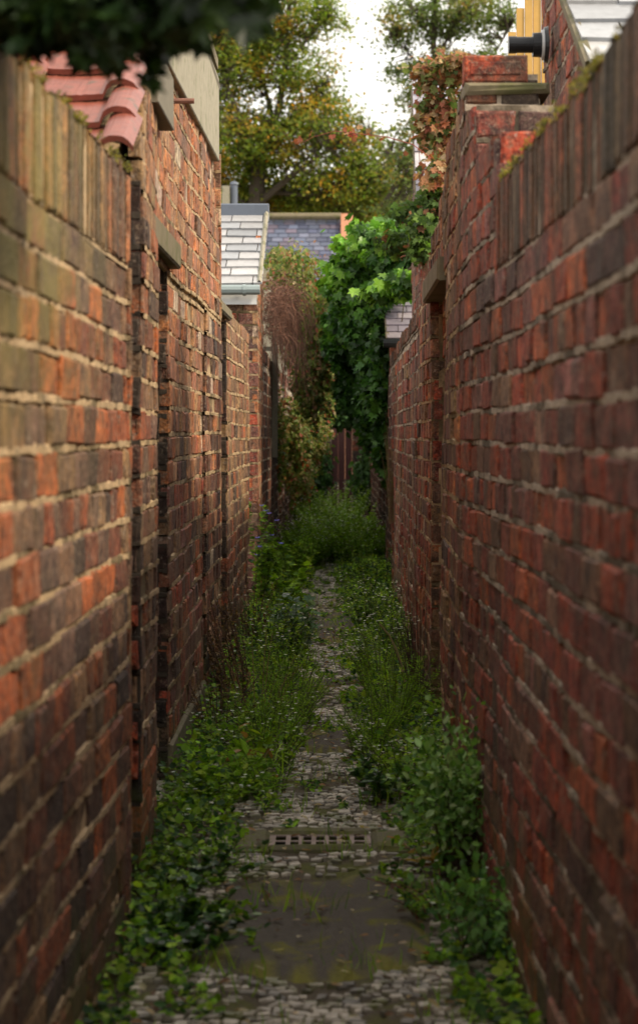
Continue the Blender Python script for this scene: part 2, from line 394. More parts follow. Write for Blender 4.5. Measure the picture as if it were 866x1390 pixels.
for (y0,y1,zz) in ((7.42,8.3,0),(8.32,9.38,.0)): block(mb,(-.66,y0,-.02),np.array([0,1.,0]),np.array([0,0,1.]),np.array([1.,0,0]),y1-y0,.18,.115,0,.008,.003,(.3,)*3)
mb.build('plinth',M['stone'],w)
mb=MB(); brick_face(mb,(-.75,7.395),(-.562,7.395),-.03,1.78,'soot_shade',1,wobk=0,bond=2); mb.build('reveal',[M['brick_s'],M['mortar_d']],w)  # door reveal: its shade is painted with dark brick and mortar
mb=MB(); brick_face(mb,(-.70,5.815),(-.512,5.815),-.03,1.9,'soot_shade',1,wobk=0,bond=2); brick_face(mb,P0,P1,-.03,1.84,'soot_shade',1)  # recess past the near wall, shade painted into the brick colour
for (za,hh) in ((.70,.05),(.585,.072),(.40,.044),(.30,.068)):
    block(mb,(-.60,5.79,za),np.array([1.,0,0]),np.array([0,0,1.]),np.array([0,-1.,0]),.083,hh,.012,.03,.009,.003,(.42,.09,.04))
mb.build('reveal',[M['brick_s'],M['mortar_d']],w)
# eaves boards
mb=MB(); block(mb,(-.64,7.25,2.44),np.array([0,1.,0.02]),np.array([0,0,1.]),np.array([1.,0,0]),3.33,.40,.085,0,.004,.002,(.3,)*3); box(mb,-.9,-.56,7.26,10.58,2.52,2.86)
mb.build('fascia_board',M['cement'],w)
mb=MB(); block(mb,(-.56,6.45,2.17),np.array([0,1.,0.0]),np.array([0,0,1.]),np.array([1.,0,0]),.62,.17,.045,0,.003,.002,(.3,)*3)
mb.build('fascia_board',M['oldwood'],w)
mb=MB(); tube(mb,[(-.60,10.6,2.87),(-.60,7.2,2.89)],.05,k=10,cap=True); mb.build('gutter',M['oldwood'],w)
mb=MB(); box(mb,-2.6,-.56,7.2,10.6,2.95,3.0); mb.build('roof',M['stone'],w)
o=None
mb=MB(); tube(mb,[(-.60,7.85,2.385),(-.50,7.85,2.385)],.010,k=8,cap=True); mb.build('overflow_pipe',M['rust'],w)

# -- pantile shed roof
w=thing('pantile_shed','small shed behind the left wall with glossy red clay pantile roof','shed',(-1.1,6,0))
mb=MB(); col=(.3,)*3
slope=math.atan2(.40,.85); ey,ez=5.50,1.885
def pan(u): # profile over one 0.25m tile (u 0..1 from left): flat pan then roll at right
    return (.042*math.sqrt(max(0,1-((u-.84)/.17)**2)) if abs(u-.84)<.17 else 0)-.004*math.sin(math.pi*min(u/.67,1))
rows=5;expo=.25
for r in range(rows):
    s0=r*expo
    for cidx in range(5):
        x1=-.498-.014*r-cidx*.27; x0=x1-.285; NU=24; vs=[]
        for t,(ss,lift) in enumerate(((s0-.03,.030),(s0+expo+.02,.006),(s0-.03,.014))):
            for i in range(NU+1):
                u=i/NU; hgt=pan(u)+lift+random.uniform(-.001,.001)
                vs.append((x0+(x1-x0)*u, ey+ss*math.cos(slope)-hgt*math.sin(slope), ez+ss*math.sin(slope)+hgt*math.cos(slope)))
        fs=[]
        for i in range(NU):
            fs.append((i,i+1,NU+1+i+1,NU+1+i)); fs.append((2*(NU+1)+i,2*(NU+1)+i+1,i+1,i))
        mb.add(vs,fs,col)
mb.build('pantile_roof',M['tile'],w,smooth=False)
mb=MB(); A=(-1.7,5.62);B=(-.62,5.62); brick_face(mb,A,B,0,1.86,'mix',1,wobk=0); box(mb,-1.7,-.63,5.65,6.9,0,1.86,mi=1); mb.build('brickwork',[M['brick'],M['mortar']],w)

# -- left middle wall
w=thing('brick_wall','left wall of tan bricks between the tall outhouse and the slate roofed shed','wall',(-.56,12.5,0))
mb=MB(); A=(-.56,11.43);B=(-.559,14.3)
pf=lambda s,z:'tan' if z+random.uniform(-.3,.3)>.95 else 'mix'
brick_face(mb,A,B,-.03,1.83,None,1,palf=pf); core(mb,[A,B],.215,-.03,1.83,-1)
brick_face(mb,(-.68,10.61),(-.68,11.42),-.03,1.80,'dark',1); core(mb,[(-.68,10.61),(-.68,11.42)],.15,-.03,1.8,-1)
mb.build('brickwork',[M['brick_o'],M['mortar']],w)
mb=MB(); block(mb,(-.70,10.63,1.80),np.array([0,1.,0]),np.array([0,0,1.]),np.array([1.,0,0]),1.05,.06,.155,0,.01,.004,(.3,)*3); box(mb,-.76,-.55,10.64,11.67,1.803,1.855); mb.build('lintel',M['stone'],w)

mb=MB(); brick_face(mb,(-.76,11.425),(-.562,11.425),-.03,1.80,'soot_shade',1,wobk=0,bond=2); mb.build('reveal',[M['brick_s'],M['mortar_d']],w)  # reveal of the second opening, coloured dark for its shade
# -- slates
def slate_roof(mb, O, u, v, n, W, rows, expo, sw, pal, thick=.012, var=.15, gap=.006):
    O=np.array(O,float); u=np.array(u,float);v=np.array(v,float);n=np.array(n,float)
    for r in range(rows):
        s=-(sw*.5 if r%2 else 0)-random.uniform(0,.03)
        while s<W:
            l=sw*random.uniform(.9,1.1); a=max(0,s); b=min(W,s+l)
            if b-a>.03:
                c=tuple(np.array(random.choice(pal))*random.uniform(1-var,1+var))
                tl=random.uniform(0,.012); sk=random.uniform(-.006,.006)
                o=O+v*(r*expo-tl)+u*(a+gap/2)+n*(thick*1.1)
                p=[o+v*sk,o+u*(b-a-gap)-v*sk,o+u*(b-a-gap)+v*expo*1.25-n*thick*1.2,o+v*expo*1.25-n*thick*1.2]
                q=[x+n*thick for x in p]
                mb.add([*p,*q],[(4,5,6,7),(0,1,5,4),(1,2,6,5),(3,0,4,7)],c)
            s+=l
def basis(ang): return (1,0,0),(0,math.cos(ang),math.sin(ang)),(0,-math.sin(ang),math.cos(ang))
# -- left slate shed
w=thing('brick_shed','left brick shed with pale slate roof, lead ridge and grey gutter facing the lane','shed',(-1.0,16.5,0))
mb=MB()
ea=2.23; ang=math.atan2(.62,1.55); u,v,n=basis(ang)
brick_face(mb,(-1.7,15.0),(-.525,15.0),-.03,2.17,'red',1,wobk=0,bond=2)
brick_face(mb,(-.525,15.0),(-.545,16.7),-.03,lambda s:float(np.interp(s,[0,1.55,1.7],[2.20,2.80,2.80])),'orange',1,wobk=.3)
box(mb,-1.7,-.575,15.03,16.7,-.03,2.14,mi=1)
mb.add([(-.575,15.03,2.1),(-.575,16.7,2.1),(-.575,16.66,2.78),(-1.7,15.03,2.1),(-1.7,16.7,2.1),(-1.7,16.66,2.78)],[(0,1,2),(3,5,4),(0,2,5,3),(1,4,5,2)],(.3,)*3,1)
mb.build('brickwork',[M['brick_o'],M['mortar']],w)
mb=MB(); slate_roof(mb,(-1.72,14.93,ea-.03),u,v,n,1.23,9,.185,.235,[(.26,.26,.275),(.33,.33,.34),(.21,.22,.24),(.29,.29,.30)],thick=.014,gap=.007,var=.2)
mb.build('slate_roof',M['slate'],w)
mb=MB(); block(mb,(-1.72,16.50,2.80),np.array([1.,0,0]),np.array([0,0,1.]),np.array([0,-1.,0]),1.225,.125,.02,0,.01,.002,(.3,)*3); box(mb,-1.72,-.495,16.5,16.62,2.80,2.925); mb.build('ridge',M['lead'],w)
mb=MB()
tube(mb,[(-1.7,14.87,2.17),(-.505,14.87,2.175)],.035,k=10,cap=True)
for q in (-.62,-.8,-1.1): tube(mb,[(q,14.87,2.173),(q+.02,14.87,2.173)],.041,k=10,cap=True)
mb.build('gutter',M['gutter'],w)
mb=MB(); box(mb,-1.7,-.53,14.93,14.965,2.08,2.20); mb.build('fascia_board',M['white'],w)
mb=MB(); tube(mb,[(-.512,14.93,2.23),(-.512,16.5,2.86)],.016,k=4); mb.build('verge',M['cement'],w)

# -- far left wall
w=thing('brick_wall','farthest left boundary wall, dark brick under dry hanging creeper','wall',(-.56,25,0))
mb=MB(); A=(-.55,16.72);B=(-.56,34)
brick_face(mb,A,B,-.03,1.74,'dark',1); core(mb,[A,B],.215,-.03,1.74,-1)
mb.build('brickwork',[M['brick'],M['mortar_g']],w)
mb=MB(); soldier(mb,A,B,1.745,.10,1,pal='dark'); mb.build('coping',[M['soldier'],M['mortar_g']],w)

# ================================================================== RIGHT SIDE
def R1x(y): return .473-.015*y
w=thing('brick_wall','nearest right boundary wall of dark red brick with mossy upright coping','wall',(.45,2,0))
def topR(y): return float(np.interp(y,[-2,5.40,5.42,6.0,6.02,6.4,6.42,6.62],[1.60,1.60,1.93,1.96,2.08,2.10,2.20,2.2]))
A=(R1x(6.6),6.6);B=(R1x(-1.2),-1.2)
mb=MB()
Lr=math.dist(A,B)
brick_face(mb,A,B,-.03,lambda s: topR(6.6-7.8*s/Lr),'red',1)
core(mb,[B,(R1x(5.41),5.41)],.215,-.03,1.6,1); core(mb,[(R1x(5.42),5.42),(R1x(6.0),6.0)],.215,-.03,1.92,1);core(mb,[(R1x(6.01),6.01),(R1x(6.4),6.4)],.215,-.03,2.07,1);core(mb,[(R1x(6.41),6.41),(R1x(6.6),6.6)],.215,-.03,2.18,1)
X=np.array([1.,0,0]);Yv=np.array([0,1.,0]);Z=np.array([0,0,1.])
# broken end bricks facing the camera
brick_face(mb,(R1x(5.41),5.405),(R1x(5.41)+.21,5.405),1.585,1.93,'red',1,wobk=0,bond=2)
block(mb,(R1x(5.41)+.012,5.40,1.815),X,Z,-Yv,.10,.125,.012,.1,.006,.003,(.40,.07,.035))
brick_face(mb,(R1x(6.0),6.002),(R1x(6.0)+.21,6.002),1.91,2.10,'red',1,wobk=0,bond=2)
brick_face(mb,(R1x(6.4),6.402),(R1x(6.4)+.21,6.402),2.06,2.25,'dark',1,wobk=0,bond=2)
mb.build('brickwork',[M['brick_r'],M['mortar_g']],w)
mb=MB(); A2=(R1x(5.40),5.40); soldier(mb,A2,B,1.60,.21,1,pal='soldr' ,drift=-.006); mb.build('coping',[M['soldier_r'],M['mortar_g']],w)

w=thing('brick_wall','taller right wall beyond with ragged sloping top and bricked-up doorway','wall',(.40,8.5,0))
def topR2(y): return float(np.interp(y,[6.6,6.9,7.6,8.4,9.4,10.1,10.6],[2.27,2.24,2.18,2.08,1.97,1.84,1.80]))
mb=MB(); pts=[(.374,6.62),(.387,8.0),(.40,9.2),(.403,10.78)]
pf=lambda s,z:'red' if z<1.9 and random.random()<.6 else ('tan' if random.random()<.5 else 'orange')
def seg(a,b,z0,tf,**k):
    L=math.dist(a,b); brick_face(mb,b,a,z0,(lambda s: tf(b[1]+(a[1]-b[1])*s/L)) if callable(tf) else tf,side=1,**k)
seg(pts[0],pts[1],-.03,topR2,palf=pf); seg(pts[1],pts[2],1.84,topR2,palf=pf); seg(pts[2],pts[3],-.03,topR2,palf=pf)
seg((.44,8.01),(.45,9.19),-.03,1.82,pal='red')
brick_face(mb,(.40,9.2),(.56,9.2),-.03,1.8,'tan',1,wobk=0,bond=2)
brick_face(mb,(.374,6.62),(.374+.215,6.62),1.9,2.24,'red',1,wobk=0,bond=2)
core(mb,[pts[0],pts[1]],.215,-.03,topR2,1); core(mb,[pts[2],pts[3]],.215,-.03,topR2,1); core(mb,[(.44,8.0),(.45,9.2)],.17,-.03,1.8,1);core(mb,[pts[1],pts[2]],.215,1.84,topR2,1)
mb.build('brickwork',[M['brick_r'],M['mortar']],w)
mb=MB(); block(mb,(.46,7.95,1.755),Yv,Z,-X,1.35,.09,.095,0,.01,.004,(.3,)*3); box(mb,.372,.5,7.96,9.28,1.76,1.84); mb.build('lintel',M['stone'],w)
# capping bricks on the ragged end
mb=MB(); c=(.46,.10,.05)
block(mb,(.372,6.40,2.222),X,Z,-Yv,.185,.078,.0,.10,.005,.002,c); block(mb,(.388,6.400,2.240),X,Z,-Yv,.150,.042,.003,.0,.004,.001,(.30,.06,.035))
fr=[(.39,2.243),(.553,2.243),(.553,2.288),(.39,2.288)]
mb.build('capping_brick',[M['brick_r']],w)
mb=MB(); block(mb,(.372,6.395,2.185),X,Z,-Yv,.25,.036,.004,.4,.010,.006,(.3,)*3); mb.build('mortar_slab',M['stone'],w)
o=bpy.data.objects

w=thing('brick_wall','right wall of red brick ending below the small slate roof','wall',(.415,14,0))
mb=MB(); A=(.40,10.82);B=(.425,16.9)
brick_face(mb,B,A,-.03,1.73,None,1,palf=lambda s,z:'red' if random.random()<.7 else 'tan'); core(mb,[A,B],.215,-.03,1.73,1)
mb.build('brickwork',[M['brick_r'],M['mortar_g']],w)
mb=MB(); soldier(mb,B,A,1.73,.08,1,pal='dark'); mb.build('coping',[M['soldier'],M['mortar_g']],w)
w=thing('brick_wall','farthest right boundary wall, dark brick half buried in ivy','wall',(.44,25,0))
mb=MB(); A=(.45,17);B=(.45,34)
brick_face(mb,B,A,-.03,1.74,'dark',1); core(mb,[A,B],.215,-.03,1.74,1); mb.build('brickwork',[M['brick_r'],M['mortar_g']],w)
# end wall with gate
w=thing('brick_wall','dark brick wall closing the far end of the lane','wall',(0,34,0))
mb=MB(); brick_face(mb,(-.9,34),(-.06,34),0,2.1,'dark',1,wobk=0); brick_face(mb,(.26,34),(.9,34),0,2.1,'dark',1,wobk=0); brick_face(mb,(-.06,34),(.26,34),1.75,2.1,'dark',1,wobk=0)
box(mb,-.9,-.06,34.03,34.3,0,2.1,mi=1); box(mb,.26,.9,34.03,34.3,0,2.1,mi=1); box(mb,-.06,.26,34.03,34.3,1.75,2.1,mi=1)
mb.build('brickwork',[M['brick'],M['mortar_g']],w)
mb=MB()
for i in range(3): box(mb,-.06+i*.107,-.06+i*.107+.102,34.10+.004*(i%2),34.14,.05,1.74)
mb.build('gate',simple_mat('red_gate_paint',(.075,.03,.028),.7,.3,12,.002),w)

# -- right slate shed (small roof) and its creeper-clad neighbour, near house
def slate_house(name,label,x0,x1,y0,depth,ez,rz,pal,sw,expo,wallpal,gut=True,verge=True,mono=False):
    w=thing(name,label,'shed' if 'shed' in name else 'house',((x0+x1)/2,y0+depth/2,0))
    ang=math.atan2(rz-ez,depth); u,v,n=basis(ang); Ls=math.hypot(depth,rz-ez)
    mb=MB(); slate_roof(mb,(x0-.03,y0-.05,ez),u,v,n,x1-x0+.03,int(Ls/expo)+1,expo,sw,pal)
    if not mono: mb.add([(x0,y0+depth,rz),(x1,y0+depth,rz),(x1,y0+2*depth,ez),(x0,y0+2*depth,ez)],[(0,1,2,3)],pal[0])
    mb.build('slate_roof',M['slate'],w)
    mb=MB()
    D2=depth if mono else 2*depth; mid=depth if not mono else 0
    brick_face(mb,(x0,y0+D2),(x0,y0),-.03,lambda s:(rz-.02-(rz-ez)*s/depth) if mono else float(np.interp(s,[0,depth,D2],[ez-.02,rz-.02,ez-.02])),wallpal,1,wobk=.5)
    brick_face(mb,(x0,y0),(x1,y0),-.03,ez-.03,wallpal,1,wobk=0)
    box(mb,x0+.03,x1,y0+.03,y0+D2,-.03,ez-.04,mi=1)
    mb.add([(x0+.03,y0+.03,ez-.1),(x0+.03,y0+D2,ez-.1),(x0+.03,y0+depth,rz-.04),(x1,y0+.03,ez-.1),(x1,y0+D2,ez-.1),(x1,y0+depth,rz-.04)],[(0,1,2),(3,5,4),(0,2,5,3),(1,4,5,2)],(.3,)*3,1)
    mb.build('brickwork',[M['brick_r'],M['mortar_g']],w)
    if verge:
        mb=MB(); tube(mb,[(x0-.02,y0-.05,ez+.0),(x0-.02,y0+depth,rz+.0)],.022,k=5); mb.build('verge',M['stone'],w)
    if gut:
        mb=MB(); tube(mb,[(x0-.06,y0-.11,ez-.03),(x1,y0-.11,ez-.03)],.038,k=10,cap=True); mb.build('gutter',M['black'],w)
    return w
slate_house('slate_shed','low right shed with lilac grey slates beside the ivy mass',.46,1.8,18.5,1.2,1.99,2.50,[(.20,.18,.22),(.27,.24,.27),(.17,.155,.19)],.22,.16,'red')
slate_house('slate_outhouse','right outhouse with lilac slates half covered by reddening creeper',.60,2.0,15.6,.9,2.72,3.78,[(.36,.34,.40),(.46,.44,.48),(.28,.27,.33)],.25,.17,'red')
wn=slate_house('slate_house','near right red brick gable with white shining slates above the wall',.715,2.2,6.05,1.62,2.20,2.985,[(.32,.33,.34),(.40,.40,.40),(.27,.28,.30)],.30,.20,'red',gut=False,mono=True)
fl=thing('flue_pipe','stubby black flue pipe sticking out of the right brick gable','flue',(.715,7.35,2.5))
zc=1.2+(590-61)/3000*7.35
mb=MB(); tube(mb,[(.71,7.35,zc),(.60,7.35,zc)],.027,k=20,cap=True); tube(mb,[(.60,7.35,zc),(.575,7.35,zc)],.029,k=20,cap=True); mb.build('pipe',M['black'],fl,smooth=False)
mb=MB(); tube(mb,[(.705,7.35,zc),(.692,7.35,zc)],.062,.058,k=24,cap=True);tube(mb,[(.692,7.35,zc),(.655,7.35,zc)],.042,.04,k=24,cap=True); mb.build('collar',M['black'],fl)
mb=MB(); tube(mb,[(.692,7.35,zc),(.684,7.35,zc)],.05,k=24,cap=True); mb.build('washer',M['white'],fl)
# boards
w=thing('board_fence','tall fence panel of new yellow pine boards behind the right gable','fence',(.9,9.6,0))
mb=MB()
for i in range(12):
    x=.715+i*.036; tz=min(3.5,2.80+(x-.70)*2.9)
    box(mb,x,x+.033,9.6-.006*(i%2),9.622,1.0,tz)
mb.build('boards',M['wood'],w)
mb=MB(); box(mb,.72,1.16,9.625,9.68,1.5,1.58); mb.build('rail',M['wood'],w)
mb=MB(); box(mb,.72,1.16,9.625,9.68,2.4,2.48); mb.build('rail',M['wood'],w)
mb=MB(); box(mb,1.0,1.08,9.685,9.76,0,3.4); mb.build('post',M['wood'],w)

# loose rubble on right wall
o1=MB(); block(o1,(.60,5.55,1.83),X,Z,-Yv,.10,.05,.0,.12,.02,.01,(.05,.045,.05)); block(o1,(.53,5.6,1.84),X,Z,-Yv,.09,.08,.0,.12,.015,.01,(.06,.05,.05))
tag(o1.build('slate_rubble',M['slate']),'dark broken slate pieces lying behind the stepped right wall end','rubble')

# ================================================================== far houses
w=thing('slate_house','distant house with blue slate roof and brick parapet below the trees','house',(-.5,62,0))
Yh=60.; a0=at(300,400,Yh); a1=at(463,400,Yh); 
ang=math.radians(42); u,v,n=basis(ang); z0=at(0,400,Yh)[2]; rz=at(0,295,Yh+2.5)[2]
mb=MB(); slate_roof(mb,(a0[0],Yh,rz-2.5),u,v,n,a1[0]-a0[0],18,.20,.30,[(.075,.09,.14),(.10,.11,.16),(.06,.07,.12),(.10,.085,.12)],thick=.02,gap=.02,var=.25)
mb.add([(a0[0],Yh+.1,rz-2.55),(a1[0],Yh+.1,rz-2.55),(a1[0],Yh+2.7,rz-.1),(a0[0],Yh+2.7,rz-.1)],[(0,1,2,3)],(.05,.05,.07)); mb.build('slate_roof',M['slate_f'],w)
mb=MB(); tube(mb,[(a0[0],Yh+2.55,rz+.03),(a1[0],Yh+2.55,rz+.03)],.10,k=8,cap=True); mb.build('ridge',M['stone'],w)
mb=MB(); xx=a1[0]+.17
mb.add([(a1[0],Yh-.1,0),(a1[0]+.34,Yh-.1,0),(a1[0]+.34,Yh+2.6,0),(a1[0],Yh+2.6,0),(a1[0],Yh-.1,rz-2.3),(a1[0]+.34,Yh-.1,rz-2.3),(a1[0]+.34,Yh+2.6,rz+.12),(a1[0],Yh+2.6,rz+.12)],[(4,5,6,7),(0,1,5,4),(1,2,6,5),(3,0,4,7),(2,3,7,6)],(.42,.17,.09)); mb.build('parapet',simple_mat('parapet_brick',(.36,.17,.10),.9,.45,5,.01),w)
mb=MB(); box(mb,a0[0]-6,a1[0]-.02,Yh+.15,Yh+5,0,rz-2.6,(.3,.12,.08)); mb.build('wall',simple_mat('house_brick',(.24,.10,.07),.9,.3,5,.01),w)

w=thing('chimney_stack','small dark chimney pot and pale stack above the left shed ridge','chimney',at(313,268,45)*np.array([1,1,0]))
z=at(313,285,45)[2]; mb=MB(); q=at(306,0,45)[0]; box(mb,q-.07,q+.08,45,45.3,z-4,at(0,252,45)[2],(.3,.27,.22)); mb.build('stack',M['cement'],w)
mb=MB(); q=at(317,0,45)[0]; tube(mb,[(q,45.2,z-2),(q,45.2,at(0,250,45)[2])],.075,k=12,cap=True); tube(mb,[(q,45.2,at(0,249,45)[2]),(q,45.2,at(0,245,45)[2])],.09,.05,k=12,cap=True); mb.build('pot',M['lead'],w)

w=thing('lean_to_roof','small blue grey flat roof poking out of the left bush','roof',(-.9,30,0))
mb=MB(); a=at(358,352,30);b=at(391,338,30); box(mb,a[0]-1,b[0],30,31,a[2],b[2]); mb.build('fascia_board',M['lead'],w); mb=MB(); box(mb,a[0]-1,b[0]-.03,30.05,30.95,0,a[2]-.002); mb.build('wall',M['cement'],w)
w=thing('timber_post','short weathered timber post and rail on top of the far left wall','post',(-.58,19,1.8))
mb=MB(); a=at(373,458,19.5); box(mb,a[0]-.025,a[0]+.025,19.5,19.55,1.0,a[2]); mb.build('post',M['oldwood'],w)
mb=MB(); box(mb,a[0]-.25,a[0]-.027,19.51,19.54,a[2]-.12,a[2]-.08); mb.build('rail',M['oldwood'],w)

# ================================================================== ground, path
GX0,GX1,GY0,GY1=-.195,.105,6.47,6.65
G=MB(); G.add([(-300,-60,-.07),(300,-60,-.07),(300,600,-.07),(-300,600,-.07),(GX0,GY0,-.07),(GX1,GY0,-.07),(GX1,GY1,-.07),(GX0,GY1,-.07)],[(0,1,5,4),(1,2,6,5),(2,3,7,6),(3,0,4,7)]); struct(G.build('ground',M['soil']))
def gz(x,y): return .010*math.sin(x*9+y*1.3)+.008*math.sin(y*3.1+x*4)-.02*math.exp(-((x+.04)/.12)**2)
mb=MB(); 
xs=sorted(set(list(np.linspace(-.75,.62,30))+[GX0,GX1])); ys=sorted(set(list(np.arange(-1,10,.07))+list(np.arange(10,35,.3))+[GY0,GY1]))
vs=[(x,y,gz(x,y)-.018+random.uniform(-.004,.004)) for y in ys for x in xs]; fs=[]
nx=len(xs)
for j in range(len(ys)-1):
    for i in range(nx-1):
        if xs[i]>=GX0-1e-6 and xs[i+1]<=GX1+1e-6 and ys[j]>=GY0-1e-6 and ys[j+1]<=GY1+1e-6: continue
        q=j*nx+i; fs.append((q,q+1,q+nx+1,q+nx))
mb.add(vs,fs); struct(mb.build('path',M['soil'],smooth=True))
# asphalt patches: outline rings
patches=[(4.98,6.1,-.035,.27),(8.55,9.35,-.02,.11),(13.2,15.2,0,.22),(10.6,10.95,0,.15)]
def in_patch(x,y):
    for (a,b,cx,r) in patches:
        cy=(a+b)/2; e=((x-cx)/r)**8+((y-cy)/((b-a)/2))**8
        if e<1: return True
    return False
for (a,b,cx,r) in patches:
    mb=MB(); cy=(a+b)/2; ry=(b-a)/2; N=120; rings=12; vs=[]; fs=[]
    for k in range(rings+1):
        for i in range(N):
            t=2*math.pi*i/N; ct,st=math.cos(t),math.sin(t)
            e=(abs(ct)**9+abs(st)**9)**(-1/9)
            wv=1+.015*math.sin(3*t+a)+.012*math.sin(7*t)+.012*math.sin(13*t)+random.uniform(-.018,.018)
            rr=k/rings
            x=cx+r*e*ct*wv*rr; y=cy+ry*e*st*wv*rr
            z=gz(x,y)-.001-.022*max(0,(k/rings-.85)/.15)+.003*math.sin(x*31)*math.sin(y*23)+random.uniform(-.001,.001)
            vs.append((x,y,z))
    for k in range(rings):
        for i in range(N):
            j=(i+1)%N; fs.append((k*N+i,(k+1)*N+i,(k+1)*N+j,k*N+j))
    b0_=len(vs); cols_=[]
    for k in range(rings+1):
        for i in range(N):
            mo=max(0,min(1,(k/rings-.78)*4+.5*math.sin(i*.9+a)+random.uniform(-.3,.3))); cols_.append(tuple(np.array((.085,.072,.058))*(1-mo)+np.array((.17,.16,.025))*mo))
    mb.add(vs,fs); mb.c=cols_; struct(mb.build('asphalt_patch',M['asphalt'],smooth=True))
# cobbles
mb=MB(); y=3.6; r=0
while y<21:
    d=.026*random.uniform(.8,1.2)*(1 if y<11 else 1.8)
    x=-.50+random.uniform(0,.05)
    while x<.42:
        l=random.uniform(.014,.044)
        cx,cy=x+l/2,y+d/2
        pn=math.sin(cx*21+cy*6)+math.sin(cy*11-cx*13)+math.sin(cy*4.7+cx*5)
        keep=random.random()<(.88 if pn>-.6 else .25)*(1 if abs(cx+.03)<.33 else .6)
        if keep and not in_patch(cx,cy) and not (GX0-.03<cx<GX1+.03 and GY0-.06<cy<GY1+.04):
            g=random.uniform(.10,.50)*(1+.3*pn/3); c=(g,g*.89,g*.72)
            yaw=random.uniform(-.18,.18); uu=np.array([math.cos(yaw),math.sin(yaw),random.uniform(-.08,.08)]); vv=np.array([-math.sin(yaw),math.cos(yaw),random.uniform(-.1,.1)])
            nn=np.cross(uu,vv)
            block(mb,(x,y+random.uniform(-.01,.01),gz(cx,cy)-.012),uu,vv,nn,l-.004,d-.006,random.uniform(.001,.006),.01,.0022,.0035,c)
        x+=l
    y+=d; r+=1
struct(mb.build('cobbles',M['cobble'],smooth=False))
# drain grate
w=thing('drain_grate','iron slotted drain grate set in mossy concrete across the cobbled path','grate',(-.045,6.56,0))
mb=MB(); z1=-.004; zb=z1-.0055
box(mb,GX0,GX1,GY0,GY0+.010,zb,z1); box(mb,GX0,GX1,GY1-.010,GY1,zb,z1); box(mb,GX0,GX0+.018,GY0+.018,GY1-.018,zb,z1); box(mb,GX1-.018,GX1,GY0+.018,GY1-.018,zb,z1)
mb.build('frame',M['iron'],w)
for i in range(1,7):
    x=GX0+.018+i*(GX1-GX0-.036)/7; mb=MB(); box(mb,x-.007,x+.007,GY0+.011,GY1-.011,zb+.001,z1-.001); mb.build('bar',M['iron'],w)
mb=MB(); box(mb,GX0+.018,GX1-.018,(GY0+GY1)/2-.008,(GY0+GY1)/2+.008,zb+.0015,z1-.0015); mb.build('bar',M['iron'],w)
mb=MB(); mb.add([(GX0,GY0,-.35),(GX1,GY0,-.35),(GX1,GY1,-.35),(GX0,GY1,-.35),(GX0,GY0,-.02),(GX1,GY0,-.02),(GX1,GY1,-.02),(GX0,GY1,-.02)],[(0,1,2,3),(0,4,5,1),(1,5,6,2),(2,6,7,3),(3,7,4,0)]); mb.build('sump',M['dark'],w)  # pit faces take the painted darkness of the void
mb=MB()
for (x0,x1,y0,y1) in ((GX0-.10,GX0-.002,GY0-.05,GY1+.06),(GX1+.002,GX1+.11,GY0-.05,GY1+.06),(GX0-.0,GX1,GY1+.002,GY1+.09),(GX0,GX1,GY0-.035,GY0-.002)):
    block(mb,(x0,y0,-.04),X,Yv,Z,x1-x0,y1-y0,.040+random.uniform(-.003,.004),0,.012,.006,(.3,)*3)
mb.build('surround',simple_mat('mossy_concrete',(.13,.12,.07),.9,.4,60,.004,moss=.55,mossc=(.14,.15,.03),mscale=9),w)

# ================================================================== plants
def coping_moss(parent, xf, y0, y1, z, side, n):
    mb=MB(); y=RNG.uniform(y0,y1,n); k=np.sin(y*9)+np.sin(y*23+1)+RNG.normal(size=n)*.5>.2; y=y[k]; n=len(y)
    x=np.array([xf(v) for v in y])+side*np.abs(RNG.normal(size=n))*.02-side*.006; P=np.stack([x,y,z(y)+RNG.normal(size=n)*.006],1)
    T0=rdir(n)*.7; T0[:,2]=np.abs(T0[:,2])+.3
    leaves(mb,P,T0,rdir(n),RNG.uniform(.004,.011,n),'quad',rcol(n,[(.18,.15,.03),(.11,.11,.022),(.26,.21,.05),(.08,.06,.03)]))
    mb.build('moss',M['leaf'],parent)['kind']='stuff'
walls=[o for o in bpy.data.objects if o.get('category')=='wall']
coping_moss(walls[0],L1x,1.5,5.25,lambda y:1.826+0*y,-1,2600)
coping_moss([o for o in walls if o['label'].startswith('nearest right')][0],R1x,2.2,5.3,lambda y:1.812+(5.4-y)*-.006,1,3200)
GREEN=[(.15,.27,.02),(.21,.35,.025),(.09,.18,.018),(.27,.38,.035)]
YGREEN=[(.20,.36,.025),(.27,.42,.035),(.14,.28,.02)]
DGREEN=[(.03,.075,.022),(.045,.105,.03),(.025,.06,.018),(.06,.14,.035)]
DRY=[(.16,.085,.04),(.10,.055,.03),(.24,.15,.07),(.07,.04,.03)]
def sway(base, h, lean, n=7, curl=.0, az=None):
    az=random.uniform(0,2*math.pi) if az is None else az
    d=np.array([math.cos(az),math.sin(az),0]); pts=[]
    for i in range(n):
        t=i/(n-1); pts.append(np.array(base)+d*lean*t**1.6+np.array([0,0,h*(t-curl*t*t*.5)]))
    return pts
